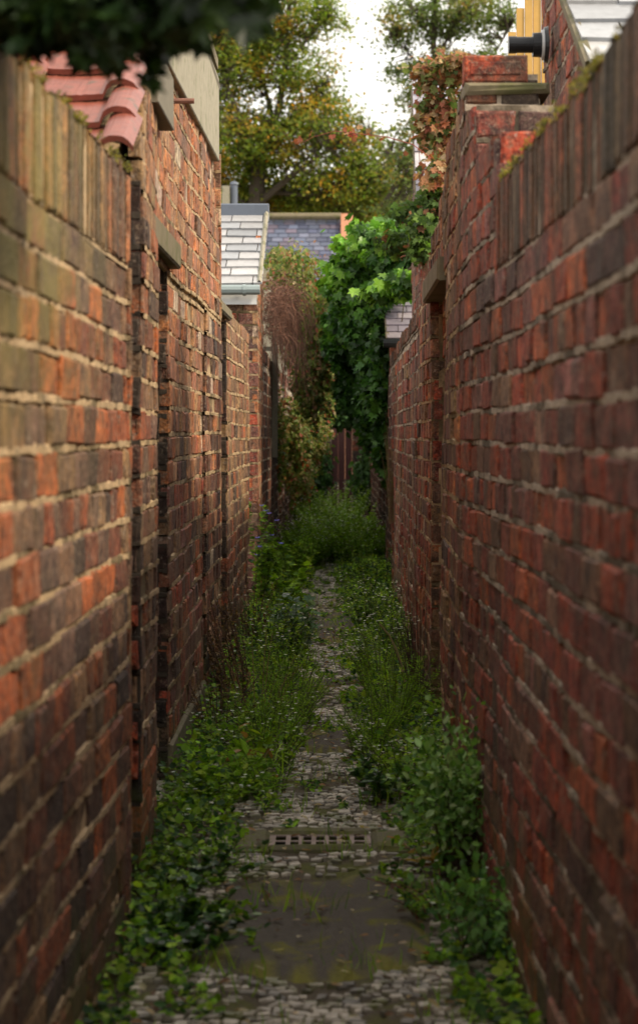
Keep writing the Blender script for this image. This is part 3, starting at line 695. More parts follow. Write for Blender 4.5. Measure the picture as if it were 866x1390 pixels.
def plant(name,label,cat,x,y,h,spread,stems,nleaf,ls,pal,tpl='oval',mat='leaf',flower=None,nfl=0,flc=(.75,.75,.7),fls=.012,stemc=(.10,.12,.04),z=0.,lo=.1,group=None,lean=None,sr=.0022,w=None,droop=.0,up=.6):
    T=thing(name,label,cat,(x,y,z),group)
    sm=MB(); lm=MB(); fm=MB()
    for s in range(stems):
        r=spread*math.sqrt(random.random())*.5; a=random.uniform(0,2*math.pi)
        b=(x+r*math.cos(a)*.8,y+r*math.sin(a)*1.5,z)
        hh=h*random.uniform(.55,1.05); p=sway(b,hh,spread*random.uniform(.2,.7) if lean is None else lean[0],az=(a if lean is None else lean[1]+random.uniform(-.4,.4)),curl=random.uniform(0,.5)+droop)
        tube(sm,p,sr,sr*.4,k=4,col=stemc)
        P=np.array(p); t=RNG.uniform(lo,1,nleaf); seg=np.clip(t*(len(P)-1),0,len(P)-1.001); i0=seg.astype(int); fr=(seg-i0)[:,None]
        Q=P[i0]*(1-fr)+P[i0+1]*fr
        T0=rdir(nleaf); T0[:,2]=np.abs(T0[:,2])*.5-droop*.6; T0/=np.linalg.norm(T0,axis=1,keepdims=True)
        Nn=rdir(nleaf)*.5+np.array([0,0,1.])
        sz=ls*RNG.uniform(.55,1.25,nleaf)*(1.15-.5*t)
        leaves(lm,Q,T0,Nn,sz,tpl,rcol(nleaf,pal,w))
        if nfl:
            n=nfl; Q=P[-1]+RNG.normal(size=(n,3))*np.array([.03,.03,.02])*(h/.4)**.5
            for q in Q:
                if random.random()<.5: tube(sm,[P[-2],q],sr*.4,k=3,col=stemc)
                k=5; TT=np.array([[math.cos(2*math.pi*j/k+q[0]*99),math.sin(2*math.pi*j/k+q[0]*99),.25] for j in range(k)])
                TT=TT+rdir(1)*.3
                leaves(fm,np.repeat(q[None],k,0),TT,np.repeat([[0,-.3,1.]],k,0),fls,'quad',rcol(k,[flc],var=.1))
    sm.build('stem',M['stem'],T); lm.build('foliage',M[mat],T)
    if fm.n: fm.build('blossom',M['petal'],T)['kind']='stuff'
    return T

def gx(px,Y): return (px-VX)/F*Y
def gy(py): return F*CH/(py-VY)

# low ground cover: nobody could count it
def density(x,y):
    c=-.03-.006*max(0,y-8); wdt=np.interp(y,[4.3,6.2,6.9,8,10,14,19,23],[.30,.27,.20,.12,.075,.09,.09,.02])
    return wdt, c
mb=MB(); n=0; P=[];S=[]
N0=60000
yy=4.2+ (RNG.random(N0)**1.15)*20; xx=RNG.uniform(-.56,.45,N0)
nz=np.sin(xx*23+yy*7)*.5+np.sin(yy*13.1-xx*11)*.5+np.sin(yy*3.7+xx*31)*.6
for x,y,q in zip(xx,yy,nz):
    wd,c=density(x,y); d=abs(x-c)-wd
    if d<-.12 or (d<0 and q<.75) : continue
    if d<.1 and q<-.1: continue
    if GX0-.02<x<GX1+.02 and GY0-.1<y<GY1: continue
    hh=min(.14,max(.0,d)*.5)+.01
    P.append((x,y,gz(x,y)-.01+random.random()*hh)); 
P=np.array(P); n=len(P)
T0=rdir(n); T0[:,2]=np.abs(T0[:,2])*.6; Nn=rdir(n)*.55+np.array([0,-.2,1.])
tone=(np.sin(P[:,1]*2.3+P[:,0]*8)+np.sin(P[:,1]*5.1))[:,None]
cols=rcol(n,GREEN+YGREEN[:1]+DGREEN[:2],var=.35)*(1+.2*tone)
hs=n//2
leaves(mb,P[:hs],T0[:hs],Nn[:hs],RNG.uniform(.012,.034,hs),'oval',cols[:hs]); leaves(mb,P[hs:],T0[hs:],Nn[hs:],RNG.uniform(.012,.03,n-hs),'round',cols[hs:])
struct(mb.build('ground_cover',M['leaf']),'stuff')
# moss + grass tufts
mb=MB(); n=9000; y=4.3+RNG.random(n)**1.2*18; x=RNG.uniform(-.5,.42,n); k=(np.sin(x*17+y*5)+np.sin(y*9-x*5)+RNG.normal(size=n)*.4)>.7
x=x[k];y=y[k];n=len(x); T0=rdir(n)*.5; T0[:,2]=1; leaves(mb,np.stack([x,y,np.full(n,-.012)],1),T0,rdir(n),RNG.uniform(.02,.08,n),'blade',rcol(n,YGREEN+GREEN))
struct(mb.build('grass',M['leaf']),'stuff')
# litter
mb=MB(); n=1700; y=4.3+RNG.random(n)*12; x=RNG.uniform(-.48,.40,n); P=np.stack([x,y,np.array([gz(a,b)+.012 for a,b in zip(x,y)])],1); T0=rdir(n);T0[:,2]*=.15
leaves(mb,P,T0,rdir(n)*.3+np.array([0,0,1.]),RNG.uniform(.012,.035,n),'oval',rcol(n,[(.30,.17,.08),(.18,.09,.05),(.42,.32,.18),(.10,.06,.04),(.5,.42,.3)]))
struct(mb.build('leaf_litter',M['leaf']),'stuff')

Wt=(.7,.72,.68)
# --- left verge
plant('creeping_plant','glossy round-leaved plant in the left foreground corner by the wall foot','plant',gx(250,5.25),5.25,.10,.26,26,22,.032,DGREEN+GREEN[:1],'round','gloss',sr=.0018)
plant('creeping_plant','low round-leaved plant just beyond the foreground one at the left wall','plant',gx(272,5.95),5.95,.09,.24,22,20,.028,DGREEN+GREEN[:2],'round','gloss')
plant('flowering_weed','white flowered low weed left of the drain grate','plant',gx(268,6.9),6.9,.12,.26,26,24,.026,GREEN,'oval',nfl=2,flc=Wt,fls=.008)
plant('leafy_weed','broad-leaved pale green weed beside the left doorway step','plant',gx(300,7.3),7.3,.14,.22,20,18,.045,GREEN,'oval')
plant('flowering_weed','bushy weed with scattered white flowers left of the path patch','plant',gx(352,8.0),8.0,.26,.28,34,26,.024,GREEN+YGREEN,'oval',nfl=2,flc=Wt,fls=.007)
plant('feathery_weed','bright yellow green feathery weed on the left verge','plant',gx(372,8.6),8.6,.30,.26,44,60,.024,YGREEN,'narrow')
plant('feathery_weed','narrow feathery green weed leaning over the path from the left','plant',gx(398,9.3),9.3,.30,.20,36,50,.026,YGREEN+GREEN[:1],'narrow')
plant('flowering_weed','tall white flowered weed clump in the middle of the left verge','plant',gx(385,10.2),10.2,.34,.26,40,26,.026,GREEN,'oval',nfl=1,flc=Wt,fls=.009)
plant('flowering_weed','white flowered weed with dark leaves below the violet climber','plant',gx(375,11.6),11.6,.40,.30,40,26,.03,DGREEN+GREEN,'oval',nfl=1,flc=Wt,fls=.009)
plant('leafy_weed','large grey green leaves beside a narrow strip of path','plant',gx(402,12.4),12.4,.34,.18,10,8,.10,[(.22,.30,.24),(.10,.18,.10)],'lobed')
plant('leafy_weed','broad dark leaves at the left edge of the far path','plant',gx(385,15.0),15.0,.36,.26,20,16,.07,GREEN,'lobed')
plant('leafy_weed','clump of mid green leaves on the left below the far thicket','plant',gx(392,17.6),17.6,.5,.3,26,20,.07,GREEN+YGREEN[:1],'oval')
plant('dry_bramble','tangled dry brown bramble against the left wall foot','plant',gx(318,9.6),9.6,.62,.22,46,22,.022,DRY,'oval',stemc=(.10,.06,.04),lean=(.12,math.pi*1.2))
plant('dry_bramble','shorter dead brown stems under the left wall plinth','plant',gx(296,8.6),8.6,.34,.2,34,18,.02,DRY,'oval',stemc=(.09,.055,.04))
plant('dry_bramble','dry brown tangle below the climber on the left wall','plant',gx(340,11.9),11.9,.52,.2,36,22,.024,DRY+DGREEN[:1],'oval',stemc=(.11,.07,.04))
plant('dock_plant','dock with long broad green leaves at the inner edge of the left verge','plant',gx(335,7.7),7.7,.17,.2,9,7,.085,GREEN+[(.30,.16,.06)],'oval','leaf',lo=.0)
plant('dock_plant','small dock with browning leaves below the right evergreen shrub','plant',gx(575,6.2),6.2,.10,.14,8,6,.06,GREEN[:2]+[(.32,.14,.05),(.40,.26,.10)],'oval','leaf',lo=.0)
plant('grass_tussock','tuft of long bright grass blades left of the path beyond the grate','plant',gx(362,7.4),7.4,.16,.16,26,5,.11,YGREEN,'blade',lo=.0)
plant('dead_weed','thin dead brown stalks rising from the middle of the left verge','plant',gx(350,9.0),9.0,.42,.2,14,8,.014,DRY,'narrow',stemc=(.20,.12,.06))
# --- climber with violet flowers
plant('climbing_plant','dark leaved climber with violet flowers on the left wall corner','climber',-.50,14.75,.78,.10,14,50,.05,GREEN+DGREEN[:1],'lobed','gloss',nfl=1,flc=(.18,.16,.6),fls=.022,lo=.05)
# --- right verge
def shrub(name,label,c,rad,n,ls,pal,tpl,mat,stems=24,stemc=(.09,.06,.04),cat='shrub',w=None,inner=.35,k=2.2,base=None,group=None):
    c=np.array(c,float); T=thing(name,label,cat,(c[0],c[1],0 if base is None else base[2]),group)
    sm=MB(); lm=MB(); b=np.array([c[0],c[1],0.]) if base is None else np.array(base,float)
    nc=max(8,int(n/34)); D=rdir(nc); D[:,2]=np.abs(D[:,2])*1.0-.35*(RNG.random(nc)<.5)
    R=RNG.uniform(inner,1,nc)[:,None]**.6; CC=c+D*R*np.array(rad)
    for q in CC[:stems]:
        m_=(b+q)/2+RNG.normal(size=3)*.02+np.array([0,0,-.02]); tube(sm,[b+RNG.normal(size=3)*.01,m_,q],.004,.0012,k=4,col=stemc)
    per=n//nc; idx=np.repeat(np.arange(nc),per); m=len(idx)
    P=CC[idx]+RNG.normal(size=(m,3))*np.array(rad)/k*.42
    out=P-c; out/=np.linalg.norm(out,axis=1,keepdims=True)+1e-6
    T0=out*.7+rdir(m)*.7; Nn=out*.6+rdir(m)*.5+np.array([0,0,.8])
    tone=1+RNG.uniform(-.3,.3,nc)[idx][:,None]
    leaves(lm,P,T0,Nn,ls*RNG.uniform(.5,1.25,m),tpl,rcol(m,pal,w)*tone)
    sm.build('stem',M['stem'],T); lm.build('foliage',M[mat],T); return T
shrub('evergreen_shrub','glossy small-leaved evergreen shrub at the foot of the right wall',(gx(628,6.0),6.0,.19),(.115,.22,.16),2000,.027,[(.14,.27,.06),(.22,.38,.10),(.08,.18,.04),(.34,.48,.22)],'oval','leaf',40,inner=.1,k=.95)
shrub('evergreen_shrub','low glossy seedling shrub below the bigger one on the right foreground',(gx(655,5.2),5.2,.07),(.11,.22,.09),650,.026,[(.12,.26,.06),(.16,.30,.08),(.06,.14,.04)],'oval','leaf',16,inner=.1,k=1.1)
plant('leafy_weed','loose weed with reddish stems in the right foreground beside the asphalt patch','plant',gx(600,5.6),5.6,.12,.26,22,16,.024,GREEN+DGREEN,'oval',stemc=(.16,.06,.04),nfl=1,flc=Wt,fls=.007)
plant('leafy_weed','dark broad-leaved weed right of the drain grate','plant',gx(520,7.4),7.4,.13,.16,16,12,.045,DGREEN+GREEN[:1],'oval','gloss')
plant('flowering_weed','green weed with small white flowers above the right drain surround','plant',gx(555,7.6),7.6,.22,.24,32,26,.024,GREEN,'oval',nfl=3,flc=Wt,fls=.007)
plant('feathery_weed','feathery bright green weed on the right edge of the path','plant',gx(505,8.4),8.4,.24,.2,44,60,.022,YGREEN,'narrow')
plant('feathery_weed','taller feathery green weed against the dead brown plant','plant',gx(535,9.0),9.0,.34,.24,50,60,.024,YGREEN+GREEN[:2],'narrow')
plant('dead_weed','dark brown dead weed standing by the right wall','plant',gx(570,9.7),9.7,.50,.16,60,26,.014,[(.09,.045,.035),(.05,.03,.03),(.14,.07,.05)],'narrow',stemc=(.07,.04,.035),sr=.002)
plant('flowering_weed','frothy white flowered weed on the right verge before the dead stems','plant',gx(515,10.6),10.6,.36,.22,44,24,.022,GREEN,'oval',nfl=2,flc=Wt,fls=.008)
plant('flowering_weed','taller frothy white flowered weed close to the right wall','plant',gx(545,11.6),11.6,.42,.22,44,24,.022,GREEN+DGREEN,'oval',nfl=2,flc=Wt,fls=.008)
plant('leafy_weed','dark green weed narrowing the path from the right','plant',gx(500,13.6),13.6,.34,.24,34,22,.032,DGREEN+GREEN,'oval',nfl=2,flc=Wt,fls=.008)
plant('leafy_weed','dull green weed at the right wall foot before the thicket','plant',gx(512,16.4),16.4,.44,.26,34,22,.04,DGREEN+GREEN,'oval')
T=thing('dry_stalk','single long pale dry stalk arching over the right verge','stalk',(gx(548,10.4),10.4,0))
mb=MB(); tube(mb,[at(550,935,10.3),at(546,905,10.3),at(538,882,10.25),at(528,862,10.2),at(515,847,10.1)],.006,.004,k=6,col=(.55,.45,.27)); mb.build('stem',M['stem'],T)
plant('hanging_weed','wispy dry weed hanging down the right wall below the slate shed','plant',.43,16.2,.98,.10,30,34,.018,DRY+GREEN[:1],'narrow',z=.55,stemc=(.2,.14,.07),droop=.2)
# --- far thicket
k=0
for (x,y,h,lab) in ((-.22,20.5,.45,'thicket weed nearest the left wall where the path disappears'),(.05,21.2,.45,'white flowered weed in the middle of the far thicket front'),(.28,20.2,.45,'thicket weed nearest the right wall where the path disappears'),(-.1,23.5,.52,'taller pale weed deeper in the thicket, left of centre'),(.22,24,.52,'taller pale weed deeper in the thicket, right of centre'),(-.3,27,.6,'dark weed at the back of the thicket by the left wall'),(.1,28,.6,'weed at the very back of the thicket before the end wall')):
    plant('thicket_weed',lab,'plant',x,y,h,.42,70,44,.048,YGREEN+GREEN[:2]+[(.26,.36,.10)],'oval',nfl=2,flc=Wt,fls=.010,group='weeds of the far thicket',sr=.003)

# --- ivy mass on the right
def foliage_mass(name,label,cat,blobs,n,ls,pal,tpl,mat,w=None,stems=[],stemc=(.08,.06,.04),shell=.75,hang=.0,palf=None,sr=.01):
    T=thing(name,label,cat,(blobs[0][0],blobs[0][1],0)); lm=MB(); sm=MB()
    vol=np.array([b[3]*b[5]+b[4]*b[5]+b[3]*b[4] for b in blobs]); cnt=(n*vol/vol.sum()).astype(int)
    for b,m in zip(blobs,cnt):
        c=np.array(b[:3]);r=np.array(b[3:6]); D=rdir(m); D[:,1]=np.where(RNG.random(m)<.6,-np.abs(D[:,1]),D[:,1])
        lump=1+.20*np.sin(D[:,0]*7+D[:,2]*9+b[0]*50)+.17*np.sin(D[:,2]*15-D[:,0]*11+D[:,1]*6)+.1*np.sin(D[:,0]*25+D[:,2]*21)
        R=(shell+(1-shell)*RNG.random(m))*lump; R=np.where(RNG.random(m)<.08,R*RNG.uniform(1,1.25,m),R)
        P=c+D*R[:,None]*r
        P[:,0]+=RNG.normal(size=m)*.01
        T0=rdir(m)*.7+np.array([0,-.2,-.7]); Nn=D*.7+rdir(m)*.95+np.array([0,-.25,.45])
        cols=rcol(m,pal,w) if palf is None else palf(P)
        leaves(lm,P,T0,Nn,ls*RNG.uniform(.5,1.3,m),tpl,cols)
    for s in stems: tube(sm,s,sr,sr*.5,k=5,col=stemc)
    if sm.n: sm.build('stem',M['stem'],T)
    lm.build('foliage',M[mat],T); return T
Yb=19.
def blob(px,py,Y,rpx,ry,rpy): p=at(px,py,Y); return (p[0],p[1],p[2],rpx/F*Y,ry,rpy/F*Y)
ivy=[blob(505,350,19.5,45,.7,42),blob(540,345,18.9,36,.5,38),blob(482,385,20,36,.7,40),blob(502,440,19.5,30,.5,60),blob(510,520,19.3,22,.45,80),blob(518,585,19.2,11,.35,50),blob(466,455,20.5,24,.5,45),blob(480,520,20.8,20,.5,45)]
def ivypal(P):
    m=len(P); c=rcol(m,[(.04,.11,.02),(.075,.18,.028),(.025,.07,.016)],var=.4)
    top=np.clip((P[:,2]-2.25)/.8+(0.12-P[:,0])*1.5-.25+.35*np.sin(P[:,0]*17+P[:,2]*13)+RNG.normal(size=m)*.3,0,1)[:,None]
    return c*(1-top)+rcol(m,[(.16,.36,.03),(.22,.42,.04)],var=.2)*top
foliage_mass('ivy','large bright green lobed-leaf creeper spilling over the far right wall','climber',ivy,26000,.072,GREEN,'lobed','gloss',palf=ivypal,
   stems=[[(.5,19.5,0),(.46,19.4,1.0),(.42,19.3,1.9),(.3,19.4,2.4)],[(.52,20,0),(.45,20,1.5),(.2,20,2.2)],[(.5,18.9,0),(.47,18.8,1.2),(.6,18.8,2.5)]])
sprig=[blob(520,395,18.2,34,.3,12),blob(548,380,17.8,26,.3,12)]
foliage_mass('creeper_sprig','bright leaved creeper sprig hanging over the small right slate roof','climber',sprig,420,.095,YGREEN,'lobed','gloss',palf=lambda P: rcol(len(P),[(.14,.30,.03),(.22,.40,.05),(.06,.16,.025),(.04,.10,.02)]),stems=[[at(560,360,18),at(540,380,18),at(505,398,18)]],sr=.006)
# creeper (reddish) on the right outhouse
RC=[(.10,.15,.04),(.16,.19,.06),(.28,.10,.06),(.34,.17,.09),(.07,.10,.035),(.4,.3,.18)]
cr=[blob(596,100,15.7,46,.2,24),blob(625,90,15.5,40,.2,18),blob(585,160,15.6,26,.15,60),blob(608,180,15.6,22,.15,70),blob(590,260,15.3,26,.2,50),blob(575,320,15.2,26,.2,40),blob(560,290,15.5,32,.2,16),blob(548,330,15.6,36,.2,18)]
foliage_mass('virginia_creeper','reddening creeper draped over the lilac slate outhouse on the right','climber',cr,5000,.052,RC,'lobed','leaf',shell=.3,palf=lambda P: np.where((P[:,2]>2.9)[:,None], rcol(len(P),RC,[1,2,2,3,1,2]), rcol(len(P),[(.07,.12,.03),(.12,.2,.04),(.2,.09,.05),(.045,.08,.025)],[4,4,1,3])),
   stems=[[at(578,420,15.3),at(580,330,15.3),at(590,230,15.4),at(600,120,15.6)],[at(572,400,15.3),at(576,300,15.3),at(568,200,15.4)],[at(640,100,15.6),at(600,90,15.6),at(560,110,15.6)]],stemc=(.12,.05,.03),sr=.005)
# arching red shoot
T=thing('creeper_shoot','thin arching creeper shoot with red leaves crossing before the trees','climber',at(580,200,13)); sm=MB();lm=MB()
sp=[at(585,215,12.8),at(560,196,12.9),at(525,186,13),at(490,182,13),at(455,178,13),at(425,186,13.1),at(408,195,13.1)]
tube(sm,sp,.003,.0015,k=4,col=(.25,.06,.04)); P=np.array(sp); Q=[]
for i in range(20):
    t=random.random(); 
    t = .35+.22*random.random() if i<10 else t
    s=t*(len(P)-1)*.999; a=int(s); Q.append(P[a]*(1-s+a)+P[a+1]*(s-a))
Q=np.array(Q)+RNG.normal(size=(20,3))*.018; leaves(lm,Q,rdir(20)+np.array([0,0,-.6]),rdir(20)+np.array([0,-1,.3]),RNG.uniform(.025,.045,20),'lobed',rcol(20,[(.30,.05,.035),(.24,.08,.05),(.28,.16,.08)]))
sm.build('stem',M['stem'],T); lm.build('foliage',M['leaf'],T)
# left autumn bush and dry vine
def bushpal(P): return rcol(len(P),[(.14,.19,.05),(.22,.22,.07),(.28,.14,.08),(.36,.28,.16),(.08,.12,.03),(.30,.09,.05)],[4,3,1.5,1.2,4,.8])
bb=[blob(408,575,22.5,20,.6,50),blob(412,640,25,16,.6,40),blob(395,620,23,12,.5,60),blob(380,600,21.5,10,.5,60),blob(398,372,21.5,34,.7,36),blob(428,415,21.5,28,.7,46),blob(415,450,21,32,.7,60),blob(424,520,21,26,.6,60),blob(438,450,21,18,.5,70),blob(425,590,23,26,.5,40),blob(380,350,22,18,.4,14),blob(445,480,24,22,.5,80)]
foliage_mass('autumn_bush','loose bush with small green, cream and red leaves over the far left wall','bush',bb,24000,.046,GREEN,'oval','leaf',palf=bushpal,shell=.45,stems=[[(-.6,22,0),(-.55,22,1.6),at(400,400,22)],[(-.6,22.5,0),(-.5,22.5,1.8),at(430,480,22.5)]],stemc=(.2,.08,.06))
T=thing('dry_creeper','brown tangle of bare hanging creeper stems on the far left wall','climber',(-.55,19.3,1.8)); sm=MB()
for i in range(430):
    a=at(random.gauss(372,12),random.gauss(420,20),random.uniform(18.6,20)); a[0]=min(a[0],at(400,0,19)[0])
    out=random.uniform(.02,.22); L_=random.uniform(.1,.62)*random.uniform(.6,1.3); p=[]; kx=random.uniform(3,8); kz=random.uniform(.01,.04)
    for j in range(8):
        t=j/7; p.append(a+np.array([out*math.sin(min(1,t*1.3)*1.6)+kz*math.sin(t*kx*1.7+i),.1*math.sin(i)*t+kz*math.sin(kx*t+i*2),.10*math.sin(t*math.pi)*random.uniform(.8,1)-L_*t**1.5+random.uniform(-.01,.01)]))
    g=random.uniform(.6,1.4); tube(sm,p,.0035,.0018,k=3,col=(.13*g,.06*g,.038*g))
sm.build('stem',M['stem'],T)
# dark growth filling the far end under the ivy
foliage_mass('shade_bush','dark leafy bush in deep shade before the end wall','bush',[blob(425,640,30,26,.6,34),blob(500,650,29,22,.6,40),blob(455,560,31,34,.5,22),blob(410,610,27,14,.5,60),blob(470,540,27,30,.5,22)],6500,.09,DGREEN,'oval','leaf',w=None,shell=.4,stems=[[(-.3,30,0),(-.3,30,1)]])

# --- overhanging branch, near top left
T=thing('overhanging_branch','dark out-of-focus leafy branch hanging into the top left corner','branch',(-.9,3,2.2)); sm=MB();lm=MB()
P=[]
def lowedge(px): return float(np.interp(px,[-150,0,60,100,190,230,290,340,372],[22,30,54,68,66,54,38,8,-36]))
for i in range(4200):
    px=random.uniform(-260,372); e=lowedge(px); t=random.random()
    e+=14*math.sin(px*.06)+10*math.sin(px*.17+1)
    py=e-6-abs(random.gauss(0,1))*130; Y=random.uniform(2.6,3.5)
    if px>372-(e-py)*.15+60: continue
    P.append(at(px,py-random.random()*6,Y))
for q in ((205,72),(208,84),(204,98),(210,92),(200,80),(206,106),(203,112),(230,70),(212,60),(196,66)):
    P+= [at(q[0]+random.uniform(-6,6),q[1]-14+random.uniform(-5,5),3.0)]
P=np.array(P); n=len(P); leaves(lm,P,rdir(n)*.7+np.array([.3,0,-.45]),rdir(n)*.7+np.array([0,-.4,.6]),RNG.uniform(.028,.052,n),'lobed',rcol(n,[(.018,.036,.012),(.013,.027,.010),(.035,.07,.018)],var=.3))
for s in ([(-1.3,3.0,2.5),(-.8,3.0,2.15),(-.4,3.0,1.95),(-.12,2.95,1.80)],[(-.8,3.0,2.15),(-.6,3,1.85),(-.45,3,1.72)],[(-.4,3.0,1.95),(-.3,3,1.8),(-.25,3,1.70)],[(-1.3,3.0,2.5),(-1.2,3.1,1.0),(-1.2,3.1,-.07)]): tube(sm,s,.014 if s[0][0]<-1 else .006,.004 if s[-1][2]>0 else .03,k=6,col=(.06,.05,.04))
sm.build('stem',M['stem'],T); lm.build('foliage',M['gloss'],T)

# ================================================================== trees
def tree(name,label,base,trunk,limbs,blobs,ncl,per,ls,pal,r0,w=None,flat=.45,csz=.8):
    T=thing(name,label,'tree',(base[0],base[1],0)); tm=MB(); lm=MB(); pts=[]
    base=np.array(base,float)
    tube(tm,trunk,r0,r0*.45,k=9,col=(.07,.055,.04))
    for l in limbs:
        tube(tm,l[0],l[1],l[1]*.3,k=6,col=(.07,.055,.04))
        A=np.array(l[0]); 
        for t in np.linspace(0,1,12):
            s=t*(len(A)-1)*.999; a=int(s); pts.append(A[a]*(1-s+a)+A[a+1]*(s-a))
    A=np.array(trunk)
    for t in np.linspace(.4,1,8):
        s=t*(len(A)-1)*.999; a=int(s); pts.append(A[a]*(1-s+a)+A[a+1]*(s-a))
    pts=np.array(pts)
    vol=np.array([b[3]*b[5]*b[6] for b in blobs]); cnt=(ncl*vol/vol.sum()).astype(int); CC=[];KK=[]
    for bi,(b,m) in enumerate(zip(blobs,cnt)):
        D=rdir(m)*(RNG.random((m,1))**.4); CC.append(np.array(b[:3])+D*np.array(b[3:6]))
    CC=np.concatenate(CC)
    for q in CC:
        d=np.linalg.norm(pts-q,axis=1)+np.maximum(0,pts[:,2]-q[2])*.5; a=pts[np.argmin(d)]
        m_=(a+q)/2+RNG.normal(size=3)*.15+np.array([0,0,.1]); tube(tm,[a,m_,q],.028,.008,k=3,col=(.06,.05,.035))
    nc=len(CC); idx=np.repeat(np.arange(nc),per); m=len(idx)
    sc_=RNG.uniform(.6,1.3,nc)[idx][:,None]*csz
    P=CC[idx]+RNG.normal(size=(m,3))*np.array([1,1,flat])*.42*sc_
    Nn=rdir(m)*.6+np.array([0,-.3,.9]); T0=rdir(m)+np.array([0,0,-.4])
    hue=np.sin(CC[:,0]*1.9+CC[:,2]*2.7)+np.sin(CC[:,2]*1.3-CC[:,0]*2.9+1)+RNG.normal(size=nc)*.7
    aut=np.clip((hue[idx]-.65)*.7+RNG.normal(size=m)*.22,0,1)[:,None]
    g=rcol(m,pal[0],var=.3); o_=rcol(m,pal[1],var=.25); cols=g*(1-aut)+o_*aut
    leaves(lm,P,T0,Nn,ls*RNG.uniform(.6,1.3,m),'quad',cols)
    tm.build('trunk',M['bark'],T); lm.build('crown',M['leafd'],T); return T
def tb(px,py,Y,rpx,ry,rpy,wt=1.): b=blob(px,py,Y,rpx,ry,rpy); return b+(wt,)
TG=[(.13,.19,.03),(.17,.23,.035),(.10,.15,.025),(.22,.23,.04)]; TA=[(.42,.26,.03),(.50,.24,.03),(.34,.26,.04)]
Y0=78.
b0=at(352,0,Y0); 
trunk=[(b0[0],Y0,-.1),(b0[0],Y0,4),tuple(at(347,300,Y0)),tuple(at(350,230,Y0)),tuple(at(362,160,Y0))]
limbs=[([at(350,230,Y0),at(378,150,Y0),at(388,90,Y0),at(390,30,Y0),at(402,-60,Y0)],.16),([at(350,240,Y0),at(330,170,Y0-1),at(305,110,Y0-1),at(290,40,Y0)],.15),
 ([at(347,280,Y0),at(400,235,Y0-1),at(450,200,Y0-1),at(500,180,Y0)],.14),([at(388,90,Y0),at(420,50,Y0),at(450,15,Y0)],.08),([at(360,180,Y0),at(410,150,Y0),at(440,120,Y0)],.09),([at(347,290,Y0),at(300,250,Y0),at(270,220,Y0)],.1),([at(370,160,Y0),at(350,80,Y0+1),at(340,0,Y0+1)],.1),([at(350,260,Y0),at(420,265,Y0),at(500,240,Y0)],.1)]
blobs=[tb(310,80,Y0,60,2.5,70,1.),tb(300,190,Y0,50,2.5,70,1.1),tb(360,50,Y0+1,55,2.5,60,.9),tb(405,20,Y0,45,2,40,.75),tb(435,15,Y0,28,2,20,.6),tb(405,110,Y0,40,2.2,42,.9),tb(440,85,Y0,22,2,24,.35),
 tb(370,190,Y0,60,2.5,50,1.1),tb(440,175,Y0,52,2.5,40,1.1),tb(490,200,Y0,38,2.3,32,.85),tb(450,245,Y0,60,2.5,40,1.1),tb(520,240,Y0,36,2.2,34,.9),tb(340,260,Y0+1.5,60,2,35,1.1),tb(545,210,Y0,20,2,20,.3),tb(400,275,Y0+2,60,2,28,1.),tb(500,290,Y0+2,60,2,30,1.),tb(455,140,Y0,34,2,26,.5),tb(455,30,Y0,24,2,30,.35)]
tree('maple_tree','large maple turning orange in places, filling the sky left of centre','' or b0,trunk,limbs,blobs,2300,22,.135,(TG,TA),.45,flat=.55,csz=.8)
Y1=66.; b1=at(610,0,Y1)
trunk=[(b1[0],Y1,-.1),(b1[0]+.1,Y1,4),tuple(at(606,250,Y1)),tuple(at(598,150,Y1)),tuple(at(588,60,Y1)),tuple(at(590,-40,Y1))]
limbs=[([at(598,150,Y1),at(570,90,Y1),at(535,50,Y1)],.05),([at(592,80,Y1),at(620,30,Y1),at(645,-10,Y1)],.06),([at(602,190,Y1),at(650,110,Y1),at(690,40,Y1)],.07),([at(590,60,Y1),at(560,10,Y1),at(545,-40,Y1)],.05),([at(606,250,Y1),at(560,235,Y1),at(530,215,Y1)],.05)]
blobs=[tb(560,30,Y1,44,1.5,34,.7),tb(610,20,Y1,44,1.5,36,.7),tb(660,20,Y1,44,1.5,40,.7),tb(560,95,Y1,40,1.5,22,.55),tb(610,90,Y1,40,1.5,30,.6),tb(660,90,Y1,40,1.5,30,.6),tb(560,150,Y1,22,1.2,22,.3),tb(552,235,Y1,30,1.2,32,.7),tb(580,190,Y1,26,1.2,50,.6),tb(545,290,Y1,40,1.2,22,.9),tb(548,190,Y1,22,1.2,30,.45),tb(570,125,Y1,40,1.3,26,.5),tb(540,60,Y1,24,1.2,30,.35)]
tree('slender_tree','airy fine-leaved tree right of the bright sky gap','' or b1,trunk,limbs,blobs,760,18,.115,([(.12,.17,.05),(.16,.20,.07),(.09,.13,.04)],[(.3,.2,.06),(.22,.22,.06)]),.16,flat=.22,csz=.62)
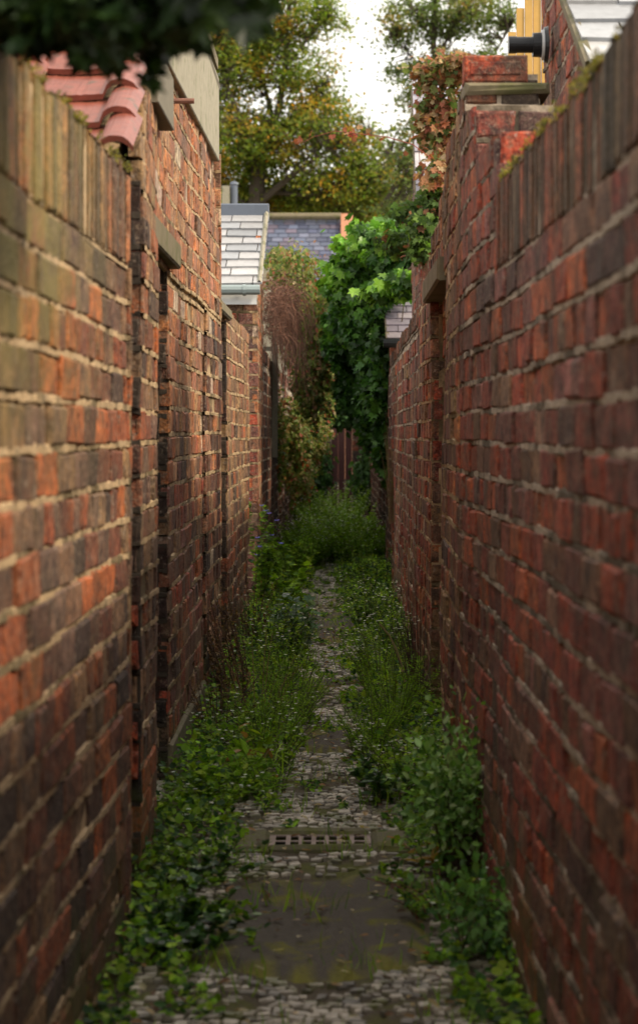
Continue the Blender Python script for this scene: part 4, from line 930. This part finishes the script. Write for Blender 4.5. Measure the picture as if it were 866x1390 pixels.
# far fill tree behind the roofs
Y2=105.; b2=at(460,0,Y2)
tree('dense_tree','darker dense tree crown low behind the blue slate roof','' or b2,[(b2[0],Y2,-.1),(b2[0],Y2,6),tuple(at(460,300,Y2))],[([at(460,330,Y2),at(420,290,Y2),at(380,270,Y2)],.15),([at(460,330,Y2),at(500,290,Y2),at(540,270,Y2)],.15)],
  [tb(340,290,Y2,80,3,40,1),tb(440,290,Y2,70,3,36,1),tb(530,290,Y2,60,3,30,1),tb(600,320,Y2,60,3,40,1)],260,60,.28,(TG[:3],TA),.5,csz=1.5)

# ================================================================== light, world, camera
SUN_EL, SUN_AZ = math.radians(45), math.radians(114)   # azimuth measured from +Y towards +X
wd=bpy.data.worlds.new('World'); sc.world=wd; wd.use_nodes=True; nt=wd.node_tree; nt.nodes.clear()
out=nt.nodes.new('ShaderNodeOutputWorld'); bg=nt.nodes.new('ShaderNodeBackground'); sky=nt.nodes.new('ShaderNodeTexSky')
sky.sky_type='NISHITA'; sky.sun_disc=False; sky.sun_elevation=SUN_EL; sky.sun_rotation=SUN_AZ; sky.air_density=1.; sky.dust_density=4.; sky.ozone_density=1.
tc=nt.nodes.new('ShaderNodeTexCoord')
cl=noise(nt,2.2,5,.6,tc.outputs['Generated'],.4)
cloud=mix(nt,ramp(nt,cl,.3,.7),(10.,9.4,8.5),(12.6,12.0,10.9))
cc=mix(nt,.78,sky.outputs[0],cloud)
nt.links.new(cc,bg.inputs[0]); bg.inputs[1].default_value=.13; nt.links.new(bg.outputs[0],out.inputs[0])
sl=bpy.data.lights.new('sun','SUN'); sl.energy=3.3; sl.angle=math.radians(8); sl.color=(1,.84,.62)
so=bpy.data.objects.new('sun',sl); C.objects.link(so)
d=Vector((math.sin(SUN_AZ)*math.cos(SUN_EL),math.cos(SUN_AZ)*math.cos(SUN_EL),math.sin(SUN_EL)))
so.rotation_euler=d.to_track_quat('Z','Y').to_euler(); so.location=(5,5,20)
cam=bpy.data.cameras.new('camera'); co=bpy.data.objects.new('camera',cam); C.objects.link(co)
co.location=(0,0,CH); co.rotation_euler=(math.radians(90),0,0)
cam.sensor_fit='VERTICAL'; cam.sensor_height=36; cam.lens=F/1390*36
cam.shift_x=-(VX-433)/1390; cam.shift_y=-(695-VY)/1390
cam.clip_start=.05; cam.clip_end=1500
cam.dof.use_dof=True; cam.dof.focus_distance=10.3; cam.dof.aperture_fstop=5.6
sc.camera=co
sc.view_settings.view_transform='Standard'; sc.view_settings.look='None'; sc.view_settings.gamma=1; sc.view_settings.exposure=.5
